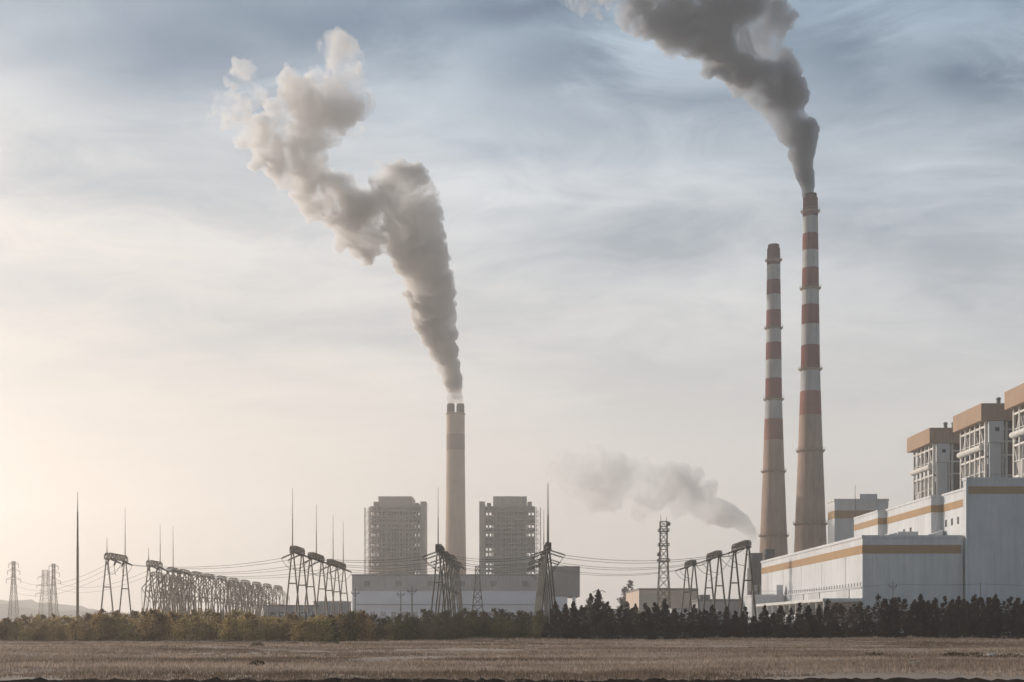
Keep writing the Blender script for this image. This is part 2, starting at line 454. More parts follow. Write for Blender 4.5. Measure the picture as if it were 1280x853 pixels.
for s_ in (-1, 1):
    MB().lathe([(3.45, zt - 0.5), (3.45, zt + 6.2), (3.1, zt + 8.2), (2.5, zt + 8.2), (2.5, zt + 3)], 24, c=(s_ * 4.15, 0)).build('flue_top', mat('sooty_flue', (0.125, 0.085, 0.06), 0.9, 0.15, 0.3), t)
MB().lathe([(7.9, zt - 1.6), (8.7, zt - 0.6), (8.7, zt - 0.45), (7.9, zt - 0.45)], 40).build('platform', M_steel_hazed, t)

# ------------------------------------------------------------------ right-hand plant: long turbine hall
t = thing('turbine_hall', 'long low white hall with ochre roof band, bright side and shaded end', 'hall', (115, 420, 0))
X0, X1, Y0, Y1, ZT = 0, 33, 0, 170, 32.6
# walls as slabs, band set proud, window strip recessed
zb0, zb1 = 26.6, 29.4
MB().box(X0, X1, Y0, Y1, 0, ZT - 0.9).build('wall', M_white, t)
MB().box(X0 - 0.35, X1, Y0 - 0.35, Y1 + 0.35, ZT - 0.9, ZT).build('parapet', M_white, t)
MB().box(X0 - 0.12, X1 - 0.7, Y0 - 0.12, Y1, zb0, zb1).build('ochre_band', M_orange, t)
zz0 = wz(737, 420)   # band of small high windows
for k in range(44):
    y = 1.6 + k * 3.8
    MB().box(-0.05, 0.5, y, y + 1.3, 16.0, 17.2).build('window', M_shade, t)
M_panel = mat('panel_grey', (0.56, 0.56, 0.56), 0.8, 0.05, 0.1, rib=1.6, streak=0.15)
for k, (a, b) in enumerate(((16, 33), (58, 76), (84, 118), (130, 168))):
    MB().box(-0.3, 0.2, a, b, 0.0, 15.2).build('lower_panel', M_panel, t)
MB().box(-0.35, 0.2, 0.3, 169.5, 15.3, 15.55).build('drip_rail', M_panel, t)
for k in range(5): MB().box(-0.08, 0.2, 33.9 * (k + 0.62), 33.9 * (k + 0.62) + 0.25, 15.6, 26.5).build('seam', M_panel, t)
# roof furniture
def wedge(x0, x1, y0, y1, z0, za, zb, name):
    m = MB(); m.v = [(x0,y0,z0),(x1,y0,z0),(x1,y1,z0),(x0,y1,z0),(x0,y0,za),(x1,y0,zb),(x1,y1,zb),(x0,y1,za)]
    m.f = [(0,3,2,1),(4,5,6,7),(0,1,5,4),(1,2,6,5),(2,3,7,6),(3,0,4,7)]; m.m = [0] * 6
    return m.build(name, M_roof, t)
wedge(9, 18, 22, 60, ZT - 0.3, ZT + 0.3, ZT + 2.4, 'roof_monitor')
MB().box(19.5, 26.5, 26, 46, ZT - 0.3, ZT + 3.1).build('roof_plant_room', M_lift, t)
wedge(27.5, 34.5, 24, 70, ZT - 0.3, ZT + 0.8, ZT + 3.6, 'roof_monitor')
for x, y, w, h in ((10, 5, 4, 0.6), (24, 7, 3, 0.9)):
    MB().box(x, x + w, y, y + 3, ZT - 0.3, ZT + h).build('roof_vent', M_roof, t)
MB().bar((X0 + 0.5, 60, ZT), (X0 + 0.5, 60, ZT + 3), 0.15).build('roof_mast', M_steel, t)

# annex canopy along the far half of the hall's bright side
t = thing('annex', 'low open canopy with a pale roof edge along the white hall', 'annex', (101, 416, 0))
MB().box(0, 13, 0, 115, 10.8, 11.8).build('roof', M_roof, t)
for k in range(12): MB().box(0.3, 0.9, 0.3 + k * 10.2, 0.9 + k * 10.2, 0, 10.75).build('post', M_frame, t)
MB().box(11, 12.9, 2, 113, 0, 10.7).build('back_wall', M_hallg, t)
MB().box(0.8, 11, 40, 113, 0, 7.2).build('bay_wall', mat('bay_white', (0.70, 0.69, 0.67), 0.8, 0.05, 0.1, rib=1.5), t)
t = thing('annex_block', 'small white block at the far end of the long white hall', 'annex', (101, 536, 0))
MB().box(0, 13, 0, 30, 0, 15.2).build('wall', M_white, t)
MB().box(-0.3, 13, -0.3, 30.3, 15.2, 15.9).build('roof', M_roof, t)
MB().box(10, 12.6, 1, 4, 15.9, 20).build('stair_head', M_white, t)

# tall front block on the right
t = thing('end_block', 'tall shaded white block with a brown band at the right edge', 'building', (148.6, 418, 0))
ZB = 51.3
MB().box(0, 70, 0, 3.6, 0, ZB - 0.8).build('wall', M_grey_clad, t)
MB().box(3, 70, 3.65, 40, 0, 47).build('rear_wall', M_grey_clad, t)
MB().box(-0.3, 70, -0.3, 3.9, ZB - 0.8, ZB).build('parapet', M_grey_clad, t)
MB().box(0.5, 70, -0.12, 3.0, 46.0, 48.4).build('ochre_band', M_orange, t)
MB().box(-0.5, -0.1, -0.6, 0.2, 0, ZB - 1.0).build('downpipe', M_white, t)
rr = MB()
for k in range(30): rr.bar((1 + k * 2.3, 0.3, ZB), (1 + k * 2.3, 0.3, ZB + 1.1), 0.07)
rr.bar((1, 0.3, ZB + 1.1), (68, 0.3, ZB + 1.1), 0.07)
rr.build('railing', M_steel, t)

# stepped bunker bay behind the hall
t = thing('bunker_bay', 'stepped white bay with an ochre band rising behind the long hall', 'building', (143.5, 422, 0))
for (x, ya, yb, zt_) in ((0, 80, 115, 48.2), (3.2, 26, 80, 48.5), (7.0, 0, 26, 48.8)):
    MB().box(x, 38, ya, yb, 0, zt_ - 0.7).build('wall', M_white, t)
    MB().box(x - 0.3, 38, ya - 0.3, yb - 0.35, zt_ - 0.7, zt_).build('parapet', M_white, t)
    MB().box(x - 0.12, 36, ya - 0.12, yb - 0.2, 42.6, 45.1).build('ochre_band', M_orange, t)
for k in range(4):
    MB().box(6.9, 7.6, 3 + k * 6, 4.6 + k * 6, 37.2, 39.6).build('window', M_glass, t)
for k in range(2):
    MB().box(3.1, 3.7, 48 + k * 8, 50 + k * 8, 37, 39).build('window', M_glass, t)

# rear transfer tower
t = thing('transfer_tower', 'grey white tower block with ochre band behind the taller chimney', 'building', (156, 619, 0))
MB().box(0, 26, 0, 13, 0, 63.2).build('wall', M_white, t)
MB().box(-0.3, 26.3, -0.3, 13.3, 63.2, 64.2).build('parapet', M_white, t)
MB().box(-0.14, 25.2, -0.14, 12.5, 54.8, 58.6).build('ochre_band', M_orange, t)
MB().box(13, 21.5, 3, 10, 64.2, 66.9).build('penthouse', M_lift, t)
for k in range(5): MB().box(14.2 + k * 2.2, 15.7 + k * 2.2, -0.2, 0.4, 49.3, 51.0).build('window', M_dark_open, t)
t = thing('roof_mast', 'thin lightning mast standing before the grey white tower block', 'mast', (wx(1069, 560), 560, 0))
zt_ = wz(606, 560)
MB().tube((0,0,0), (0,0,40), 0.55, 0.42, 8).tube((0,0,40), (0,0,zt_), 0.26, 0.08, 6).build('mast_pole', M_steel, t)

# ------------------------------------------------------------------ three ochre-capped boiler houses
def boiler_house(label, Yc):
    """corner nearest the camera at (182, Yc); side face looks left, front face looks at the camera"""
    t = thing('boiler_house', label, 'boiler house', (182, Yc, 0), 'ochre-capped boiler houses')
    D, W = 32, 34; Zr = 82.6; Zt = 89.2
    MB().box(0, W, 0, D, Zr, Zt).build('roof_cap', M_cap, t)
    MB().box(6, W - 6, 4, D - 4, Zt, Zt + 0.5).build('roof_deck', M_roof, t)
    for x, y in ((9, 6), (12.5, 6), (18, 12)): MB().tube((x, y, Zt), (x, y, Zt + 2.6), 0.8, 0.8, 10).tube((x, y, Zt + 2.6), (x, y, Zt + 3.3), 1.15, 0.6, 10).build('roof_vent', M_dduct, t)
    # steel frame
    fr = MB(); xs0 = 2.7
    ys = [2.6, 8.0, 13.4, 18.8, 24.2, 29.6]
    for y in ys: fr.box(xs0 - 0.45, xs0 + 0.45, y - 0.45, y + 0.45, 30, Zr)
    for y in ys[:1] + ys[2:3] + ys[4:]: fr.box(xs0 + 7.55, xs0 + 8.45, y - 0.4, y + 0.4, 30, Zr)
    for z in (80.6, 69.0, 57.5, 46.5, 38.0): fr.box(xs0 - 0.3, xs0 + 0.3, ys[0], ys[-1], z - 0.4, z + 0.4)
    for z in (80.6, 69.0, 57.5, 46.5):
        for y in ys[::2]: fr.box(xs0, xs0 + 8, y - 0.25, y + 0.25, z - 0.3, z + 0.3)
    fr.bar((xs0, ys[1], 46.5), (xs0, ys[2], 57.5), 0.6); fr.bar((xs0, ys[3], 46.5), (xs0, ys[2], 57.5), 0.6)
    fr.bar((xs0, ys[0], 69), (xs0, ys[1], 80.6), 0.45); fr.bar((xs0, ys[5], 69), (xs0, ys[4], 80.6), 0.45)
    fr.bar((xs0, ys[4], 57.5), (xs0, ys[5], 69), 0.4)
    for z in (75, 63.2, 52, 42): fr.box(xs0 - 0.18, xs0 + 0.18, ys[0], ys[-1], z - 0.16, z + 0.16)
    for a_, z0, z1 in ((0, 57.5, 69), (1, 69, 80.6), (3, 69, 80.6), (0, 38, 46.5), (4, 38, 46.5), (2, 38, 46.5), (4, 46.5, 57.5)): fr.bar((xs0 + 0.05, ys[a_], z0), (xs0 + 0.05, ys[a_ + 1], z1), 0.26)
    for y in (5.3, 10.7, 16.1, 21.5, 26.9): fr.box(xs0 - 0.13, xs0 + 0.13, y - 0.13, y + 0.13, 57.5, 69)
    fr.build('steel_frame', M_frame, t)
    # big pale duct along the side and the boiler behind
    MB().tube((1.9, 4.0, 72.8), (1.9, 29.6, 72.8), 1.2, 1.2, 14).build('steam_duct', M_frame, t)
    d2 = MB(); d2.tube((4, 9, 34), (4, 9, 66), 1.7, 1.7, 12); d2.tube((4, 22, 34), (4, 22, 63), 2.1, 2.1, 12)
    d2.tube((4, 9, 66), (8.5, 11, 70), 1.7, 1.7, 12); d2.bar((4, 22, 63), (9, 19, 69), 2.4)
    d2.build('downcomer', M_duct, t)
    d3 = MB(); d3.box(2.8, 7, 14.5, 19.5, 48, 54); d3.box(3, 7.5, 3, 6, 59, 66); d3.box(3, 7.5, 26, 29.6, 40, 55); d3.box(2.6, 6, 12, 17, 74.5, 80); d3.box(3, 7, 20, 23.4, 75.5, 79); d3.box(2.5, 9, 2, 30, 57.0, 57.4); d3.box(2.5, 9, 2, 30, 68.5, 68.9); d3.box(2.5, 9, 2, 30, 46.0, 46.4)
    d3.build('machinery', M_dduct, t)
    MB().box(11.4, W - 3, 4.5, D - 2, 20, Zr - 0.05).build('boiler_casing', M_core, t)
    # lift shaft on the front face, head box on top
    MB().box(3.6, 8.2, 0.9, 4.4, 25, 74.0).build('lift_shaft', M_lift, t)
    hb = MB().box(3.2, 8.9, 0.4, 4.6, 74.1, 82.4).build('lift_head', M_lift, t)
    MB().box(5.6, 7.2, 0.3, 0.6, 78.4, 79.9).build('vent', M_dark_open, hb)
    # brown louvre wall with pale rails
    MB().box(8.9, W - 1, 2.9, 4.4, 25, Zr - 0.02).build('louvre_wall', M_louvre, t)
    fl = MB()
    for z in (79.5, 74.8, 69.5, 61.5, 53.5, 45): fl.box(8.8, W - 0.8, 2.4, 2.85, z - 0.32, z + 0.32)
    for x in (9.4, 17, 25, 32.6): fl.box(x - 0.35, x + 0.35, 2.25, 2.87, 25, Zr - 0.03)
    fl.build('front_rails', M_frame, t)
    return t
boiler_house('ochre-capped boiler house farthest from the camera, nearest the striped chimneys', 558)
boiler_house('ochre-capped boiler house in the middle of the three', 496.5)
boiler_house('ochre-capped boiler house cut off by the right edge of the picture', 441)

# ------------------------------------------------------------------ ash plant between hall and gantry
t = thing('ash_plant', 'dark grey ash plant with box tower beside the far end of the white hall', 'plant building', (113.2, 606, 0))
MB().box(0.2, 5.5, 0, 8, 14, wz(693, 606)).build('tower', M_silo, t)
MB().box(-0.2, 5.9, -0.4, 8.4, wz(693, 606), wz(693, 606) + 0.6).build('tower_roof', M_hdark, t)
MB().box(2.2, 16, 9, 22, 12, wz(708, 606)).build('filter_house', M_silo, t)
MB().box(7.6, 12, 4, 9, 10, wz(686, 606)).build('duct_riser', M_silo, t)
for x in (1.5, 4.6, 7.8): MB().tube((x, -1.6, 8), (x, -1.6, 22), 1.35, 1.35, 12).lathe([(1.35, 6), (0.3, 3)], 12, c=(x, -1.6)).build('silo', M_hallg, t)
lg = MB()
for x in (-0.3, 3, 6.5, 10):
    for y in (-3, 7.5): lg.bar((x, y, 0), (x, y, 14), 0.5)
for x in (-0.3, 3, 6.5): lg.bar((x, -3, 1), (x + 3.3, -3, 9), 0.3); lg.bar((x, -3, 9), (x + 3.3, -3, 9), 0.4)
lg.build('support_frame', M_steel, t)
pp = MB()
for k in range(5): pp.bar((-0.5, -2.4, 15 + 4 * k), (9.6, -2.4, 15 + 4 * k), 0.35)
for k in range(4): pp.bar((-0.4 + 3.3 * k, -2.4, 14), (-0.4 + 3.3 * k, -2.4, 32), 0.3)
pp.build('walkway_frame', M_steel, t)

# ------------------------------------------------------------------ low buildings in the middle
t = thing('pump_house', 'flat-roofed building with a warm plaster end behind the telecom tower', 'building', (59.6, 600, 0))
zt_ = wz(735.5, 600)
MB().box(0, 27.4, 0, 70, 0, zt_ - 0.9).build('wall', M_tan, t)
MB().box(-0.25, 27.7, -0.25, 70.2, zt_ - 0.9, zt_).build('parapet', mat('parapet_grey', (0.24, 0.225, 0.215), 0.8, 0.06, 0.2), t)
MB().box(-0.1, 9.5, -0.1, 2, 0, zt_ - 2.4).build('end_panel', M_plaster, t)
MB().box(20.5, 22.2, -0.3, 2, 0, 10).build('white_post', M_white, t)
for k in range(3): MB().box(10.5 + k * 3.0, 12.4 + k * 3.0, -0.09, 0.2, 3, 6).build('window', M_glass, t)
MB().box(-0.2, 0.3, 2, 50, 8, 10).build('side_strip', M_glass, t)
t = thing('long_shed', 'low long shed with dark flat roof between two gantries', 'shed', (wx(874, 560), 560, 0))
MB().box(0, 18, 0, 22, 0, wz(752, 560)).build('wall', M_hallg, t)
MB().box(-0.5, 22, -0.6, 22.6, wz(752, 560), wz(749, 560)).build('roof', M_hdark, t)
MB().box(0.8, 5.2, 3, 9, wz(749, 560), wz(743.5, 560)).build('roof_box', M_hdark, t)
for x, w, Y, yt, lab in ((752, 36, 470, 763, 'low white store building behind the conifers, left of the plaster-ended building'), (840, 58, 500, 762, 'low white store building at the foot of the right-hand gantries')):
    t = thing('store_building', lab, 'building', (wx(x, Y), Y, 0)); w *= Y / FPX
    MB().box(0, w, 0, 12, 0, wz(yt, Y)).build('wall', M_white, t)
    MB().box(-0.3, w + 0.3, -0.4, 12.4, wz(yt, Y), wz(yt, Y) + 0.5).build('roof', M_hallg, t)
    for k in range(3): MB().box(w * (0.15 + 0.27 * k), w * (0.25 + 0.27 * k), -0.08, 0.3, 1.5, 4.5).build('window', M_glass, t)
t = thing('control_building', 'grey flat control building behind the left rows of gantries', 'building', (wx(330, 620), 620, 0))
MB().box(0, 24, 0, 16, 0, wz(758, 620)).build('wall', M_hallg, t)
MB().box(-0.4, 24.4, -0.4, 16.4, wz(758, 620), wz(756.5, 620)).build('roof', M_hdark, t)
for k in range(4): MB().box(3 + k * 5, 5.6 + k * 5, -0.1, 0.3, 6.5, 9.5).build('window', M_glass, t)
t = thing('control_building', 'second grey control building just left of the far boiler houses', 'building', (wx(392, 640), 640, 0))
MB().box(0, 17, 0, 14, 0, wz(753, 640)).build('wall', M_hallg, t)
MB().box(-0.3, 17.3, -0.3, 14.3, wz(753, 640), wz(751.5, 640)).build('roof', M_roof, t)

# ------------------------------------------------------------------ far power block: turbine hall and two boiler houses
t = thing('far_turbine_hall', 'wide low turbine hall with grey top and pale lower wall, far behind the yard', 'hall', (wx(440, 850), 850, 0))
W1 = wx(700, 850) - wx(440, 850)
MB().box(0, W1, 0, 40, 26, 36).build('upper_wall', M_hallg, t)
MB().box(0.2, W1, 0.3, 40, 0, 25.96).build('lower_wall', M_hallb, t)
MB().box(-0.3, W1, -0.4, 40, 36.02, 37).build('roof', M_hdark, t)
xw = wx(690, 850) - wx(440, 850)
MB().box(xw, xw + 18.2, -6, 44, 22, wz(708, 845)).build('dark_block', M_hdark, t)
MB().box(xw + 0.3, xw + 10, -5.6, 44, 0, 21.96).build('block_base', M_hallb, t)
MB().box(xw + 13.6, xw + 15.4, -5.6, 3, 0, 21.9).build('block_post', M_white, t)
for k in range(18): MB().box(5 + k * 7, 8.4 + k * 7, 0.2, 0.8, 9, 12).build('window', M_hallg, t)
for k in range(6): MB().box(8 + k * 21, 12 + k * 21, -0.1, 0.4, 29, 32.5).build('louvre', M_hdark, t)
MB().box(2, W1 - 1, -0.5, 0.25, 16.5, 17.2).build('pipe_rack', M_hallg, t)

def far_boiler(label, xc, flip, Y=905):
    """all widths in photo pixels at Y; flip mirrors the side towers"""
    k = Y / FPX; s_ = -1 if flip else 1
    t = thing('far_boiler_house', label, 'boiler house', (wx(xc, Y), Y, 0), 'far boiler houses')
    def bx(name, x0, x1, y0, y1, z0, z1, m):
        a, b = sorted((s_ * x0 * k, s_ * x1 * k))
        return MB().box(a, b, y0, y1, z0, z1).build(name, m, t)
    def zz(y): return wz(y, Y)
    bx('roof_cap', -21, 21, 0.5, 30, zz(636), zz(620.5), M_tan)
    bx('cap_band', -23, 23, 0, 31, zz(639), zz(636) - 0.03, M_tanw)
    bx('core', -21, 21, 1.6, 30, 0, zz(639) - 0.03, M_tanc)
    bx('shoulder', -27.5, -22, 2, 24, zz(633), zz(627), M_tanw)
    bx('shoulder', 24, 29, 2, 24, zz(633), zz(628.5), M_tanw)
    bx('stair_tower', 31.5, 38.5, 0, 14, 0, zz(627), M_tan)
    # frame of floors and columns with open bays at both sides
    fr = MB()
    cols = (-31, -26.5, -22.5, -17, -11, -5, 5, 11, 17, 22.5, 27, 31)
    for x in cols:
        a = s_ * x * k; fr.box(a - 0.45, a + 0.45, -0.9, 0.2, 0, zz(634)); 
        if abs(x) > 21: fr.box(a - 0.4, a + 0.4, 11, 11.8, 0, zz(634))
    fy = [634, 639, 645.5, 649, 655, 661, 665.5, 672, 679, 684, 690, 697, 703, 709, 714]
    for y in fy:
        a, b = sorted((s_ * -31 * k, s_ * 31 * k)); fr.box(a, b, -1.0, 0.3, zz(y) - 0.5, zz(y) + 0.5)
    fr.build('steel_frame', M_tanw, t)
    fl = MB()
    for y in fy:
        for x0, x1 in ((-31, -21.2), (21.2, 31)):
            a, b = sorted((s_ * x0 * k, s_ * x1 * k)); fl.box(a, b, 0.4, 11, zz(y) - 0.25, zz(y) + 0.25)
    fl.build('floor', M_tanw, t)
    # closed panels in the side bays, leaving the pale gaps the photograph shows
    r2 = random.Random(5 if flip else 9)
    for x0, x1 in ((-31, -21.2), (21.2, 31)):
        pn = MB()
        for a_, b_ in zip(fy[:-1], fy[1:]):
            openb = a_ in (639, 645.5, 655, 665.5) or (a_ > 672 and r2.random() < 0.28)
            a, b = sorted((s_ * x0 * k, s_ * x1 * k))
            if not openb:
                pn.box(a, b, 6, 8, zz(b_), zz(a_))
            else:
                c = a + (b - a) * r2.uniform(0.3, 0.6); w = (b - a) * 0.09
                pn.box(c, c + w, 6, 8, zz(b_), zz(a_)); pn.box(a, b, 6, 8, zz(b_), zz(b_) + 1.2)
        pn.build('side_panel', M_tanw, t)
    # outside lattice stair
    ls = MB(); x0, x1 = s_ * -38.5 * k, s_ * -33.5 * k
    for x in (x0, x1):
        for y in (0, 6): ls.bar((x, y, 0), (x, y, zz(634)), 0.35)
    z = 0.0; i = 0
    while z < zz(636):
        ls.bar((x0, 0, z), (x1, 0, z + 3.2) if i % 2 else (x1, 0, z), 0.25); ls.bar((x1, 6, z), (x0, 6, z + 3.2), 0.25); ls.bar((x0, 0, z), (s_ * -31 * k, 0, z), 0.25)
        z += 3.2; i += 1
    ls.build('lattice_stair', M_tan, t)
    # fine cladding grid on the core face
    gr = MB()
    for i in range(12):
        x = (-20 + i * 40 / 11) * k; gr.box(x - 0.35, x + 0.35, 0.6, 1.3, 12, zz(640))
    for i in range(19):
        z = 14 + i * (zz(640) - 14) / 19; gr.box(-20.5 * k, 20.5 * k, 0.5, 1.28, z - 0.38, z + 0.38)
    gr.build('core_grid', M_tan, t)
    return t
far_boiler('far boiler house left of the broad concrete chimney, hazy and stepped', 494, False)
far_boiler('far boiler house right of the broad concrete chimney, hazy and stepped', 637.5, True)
# ------------------------------------------------------------------ smoke
def ico(sub):
    t = (1 + 5 ** 0.5) / 2
    v = [Vector(p).normalized() for p in ((-1,t,0),(1,t,0),(-1,-t,0),(1,-t,0),(0,-1,t),(0,1,t),(0,-1,-t),(0,1,-t),(t,0,-1),(t,0,1),(-t,0,-1),(-t,0,1))]
    f = [(0,11,5),(0,5,1),(0,1,7),(0,7,10),(0,10,11),(1,5,9),(5,11,4),(11,10,2),(10,7,6),(7,1,8),(3,9,4),(3,4,2),(3,2,6),(3,6,8),(3,8,9),(4,9,5),(2,4,11),(6,2,10),(8,6,7),(9,8,1)]
    for _ in range(sub):
        cache = {}; nf = []
        def mid(a, b):
            k = (min(a, b), max(a, b))
            if k not in cache:
                v.append(((v[a] + v[b]) / 2).normalized()); cache[k] = len(v) - 1
            return cache[k]
        for a, b, c in f:
            x, y, z = mid(a, b), mid(b, c), mid(c, a)
            nf += [(a, x, z), (b, y, x), (c, z, y), (x, y, z)]
        f = nf
    return v, f
ICO2 = ico(2)
ICO1 = ico(2)
def plume(name, blobs, Y, material, label, voxel, amps, seed, squash=0.85, cat='smoke', fine=None, src=(0, 0, 0), reach=120, toward=0):
    """billowing body of smoke: balls along the drift, fused, then puffed out at three sizes"""
    rr = random.Random(seed)
    m = MB()
    for i, (x, y, r, *dz) in enumerate(blobs):
        Yb = Y + toward * min(1, max(0, (blobs[0][1] - y) / 460)); s = Yb / FPX
        c = at(x, y, Yb) + Vector((0, (dz[0] if dz else rr.uniform(-0.35, 0.35) * r) * s, 0))
        r *= s * (1.17 if i > 9 else 1.05)
        b = len(m.v)
        m.v += [tuple(c + Vector((p.x * r, p.y * r * squash, p.z * r))) for p in ICO2[0]]
        m.f += [tuple(b + k for k in f) for f in ICO2[1]]
    me = bpy.data.meshes.new(name); me.from_pydata(m.v, [], m.f)
    o = bpy.data.objects.new(name, me); C.objects.link(o)
    md = o.modifiers.new('fuse', 'REMESH'); md.mode = 'VOXEL'; md.voxel_size = voxel
    sm = o.modifiers.new('soft', 'SMOOTH'); sm.iterations = 2; sm.factor = 0.5
    dg = bpy.context.evaluated_depsgraph_get()
    me2 = bpy.data.meshes.new_from_object(o.evaluated_get(dg))
    o.modifiers.clear(); o.data = me2; me2.name = name
    off = Vector((seed * 7.3, seed * 3.1, seed * 1.7))
    for freq, amp, billow in amps:
        n = len(me2.vertices)
        co = np.empty(n * 3); me2.vertices.foreach_get('co', co); co = co.reshape(-1, 3)
        no = np.empty(n * 3); me2.vertex_normals.foreach_get('vector', no); no = no.reshape(-1, 3)
        d = np.empty(n)
        for k in range(n):
            p = Vector(co[k]) * freq + off
            d[k] = (abs(noise.noise(p)) * 2.2 - 0.55) if billow else noise.fractal(p, 1.0, 2.0, 3)
        g = np.clip((np.linalg.norm(co - np.array(src), axis=1) - 6) / reach, 0.12, 1.0)      # small puffs by the stack
        co += no * (d * amp * g)[:, None]
        me2.vertices.foreach_set('co', co.ravel()); me2.update()
    if fine:
        o.modifiers.new('fuse', 'REMESH').voxel_size = fine
        me3 = bpy.data.meshes.new_from_object(o.evaluated_get(bpy.context.evaluated_depsgraph_get()))
        o.modifiers.clear(); o.data = me3; me2 = me3; me2.name = name
    me2.polygons.foreach_set('use_smooth', [True] * len(me2.polygons))
    me2.materials.clear(); me2.materials.append(material)
    tag(o, label, cat)
    return o

LEFT = [(563,503,5),(575,503,5),(563,497,6),(574,497,6),(569,490,9),(567,482,11),(565,474,13),(560,457,15),(555,438,19),(549,417,22),(543,393,25),(538,370,27),(546,350,20),(532,343,29),
 (526,320,32),(535,310,24),(519,302,33),(512,282,34),(525,275,26),(508,262,33),(503,245,33),(498,233,22),(516,228,20),(478,226,13),(527,246,20),(532,270,20),(536,300,18),
 (472,285,22),(448,275,24),(425,264,22),(455,258,24),(480,262,22),(440,292,16),(412,236,24),(432,244,20),(490,300,16),(350,215,16),(464,312,16),(446,318,9),(458,326,10),(432,300,10),(405,252,22),(390,266,12),(392,232,26),(377,216,26),(360,200,26),(382,190,26),(345,195,18),
 (350,180,20),(330,182,20),(316,163,20),(350,160,25),(380,160,28),(402,150,30),(420,138,26),(432,120,22),(390,132,28),(405,110,26),(430,95,22),(430,72,22),(422,56,16),(442,68,12),
 (404,64,9),(372,118,20),(362,100,12),(446,143,14),(458,125,9),(442,160,10),(298,138,17),(284,124,12),(305,86,13),(292,100,9),(318,100,8),(272,128,12),(262,140,9),(268,115,8),(284,152,12),(322,122,14),(340,135,14),(300,170,9),(322,205,10)]
RIGHT = [(1010,243,8),(1010,238,8),(1010,231,9),(1009,224,10),(1007,217,12),(1005,206,13),(1001,193,16),(1003,176,18),(1009,180,13),(1000,162,21),(1010,160,12),(986,168,14),(984,150,21),(986,132,21),(972,140,16),(978,116,24),
 (962,132,15),(952,112,24),(976,92,22),(966,76,26),(940,92,28),(925,84,24),(950,56,28),(960,36,24),(975,18,18),(930,45,32),(905,66,26),(893,84,15),(900,36,34),(920,12,36),(955,0,26),(985,10,9),
 (870,52,24),(870,15,34),(842,40,26),(832,10,34),(812,34,18),(800,10,24),(798,42,10),(782,2,14),(860,-24,34),(905,-26,34),(820,-26,30),(780,-24,22),(730,6,15),(747,18,8),(714,2,12),(702,-4,8),(752,-6,14),(760,-20,20),(725,-20,18)]
MIDDLE = [(942,676,5),(941,671,6),(938,665,8),(934,660,10),(925,653,12),(908,645,17),(892,636,19),(874,626,21),(857,630,16),(862,612,20),(846,640,11),(870,592,11),(888,612,10),(850,596,18),(830,606,22),(836,586,13),(816,600,20),(800,616,18),(790,596,20),
 (775,606,23),(780,582,14),(762,590,23),(760,624,18),(746,566,12),(740,596,23),(736,625,19),(722,636,12),(720,606,20),(716,582,14),(702,572,9),(708,620,11),(694,588,8),(805,578,10),(760,560,8),(820,630,14),(800,636,10)]
def smoke_mat(name, col, density, src, near, far, boost, aniso, nscale, lo, hi, dmin, end=1.0):
    """dense where it leaves the stack, thinning with distance, broken up by turbulence"""
    m = volume_mat(name, col, density, aniso, nscale, lo, hi, dmin)
    t = m.node_tree; nd = t.nodes; v = [n for n in nd if n.type == 'PRINCIPLED_VOLUME'][0]
    old = v.inputs['Density'].links[0].from_socket
    g = nd.new('ShaderNodeNewGeometry'); d = nd.new('ShaderNodeVectorMath'); d.operation = 'DISTANCE'
    t.links.new(g.outputs['Position'], d.inputs[0]); d.inputs[1].default_value = src
    mr = nd.new('ShaderNodeMapRange'); mr.interpolation_type = 'SMOOTHSTEP'; t.links.new(d.outputs['Value'], mr.inputs[0])
    mr.inputs[1].default_value = near; mr.inputs[2].default_value = far; mr.inputs[3].default_value = boost; mr.inputs[4].default_value = end
    mu = nd.new('ShaderNodeMath'); mu.operation = 'MULTIPLY'; t.links.new(old, mu.inputs[0]); t.links.new(mr.outputs[0], mu.inputs[1])
    fill = nd.new('ShaderNodeMapRange'); fill.interpolation_type = 'SMOOTHSTEP'; t.links.new(d.outputs['Value'], fill.inputs[0])   # solid column just above the stack
    fill.inputs[1].default_value = near; fill.inputs[2].default_value = far * 0.4; fill.inputs[3].default_value = density * 0.5; fill.inputs[4].default_value = 0
    ad = nd.new('ShaderNodeMath'); ad.operation = 'ADD'; t.links.new(mu.outputs[0], ad.inputs[0]); t.links.new(fill.outputs[0], ad.inputs[1])
    t.links.new(ad.outputs[0], v.inputs['Density'])
    return m
plume('smoke_plume', LEFT, 1108, smoke_mat('smoke_beige', (0.85, 0.825, 0.805), 0.24, at(569, 500, 1108), 40, 400, 2.2, 0.45, 0.036, 0.42, 0.60, 0.05, 0.42),
      'tall bent beige plume rising from the twin-topped concrete chimney', 1.6, [(0.024, 3.2, 1), (0.06, 4.0, 1), (0.14, 3.2, 1), (0.32, 1.6, 1)], 3, fine=0.9, src=at(569, 500, 1108), reach=120, toward=-290)
plume('smoke_plume', RIGHT, 660, smoke_mat('smoke_grey', (0.70, 0.715, 0.745), 0.62, at(1010, 240, 660), 10, 150, 1.3, 0.6, 0.042, 0.44, 0.565, 0.09, 0.65),
      'dark grey plume blowing left from the taller red and white chimney', 1.0, [(0.036, 2.4, 1), (0.09, 2.8, 1), (0.22, 2.1, 1), (0.5, 1.0, 1)], 5, fine=0.55, src=at(1010, 243, 660), reach=60)
plume('smoke_plume', MIDDLE, 700, smoke_mat('smoke_thin', (0.97, 0.955, 0.94), 0.10, at(942, 672, 700), 10, 130, 2.6, 0.4, 0.05, 0.40, 0.62, 0.08, 0.6),
      'low thin plume drifting left from behind the white hall', 1.2, [(0.04, 3.0, 1), (0.1, 2.8, 1), (0.24, 1.7, 1)], 8, fine=0.75, src=at(942, 674, 700), reach=45)
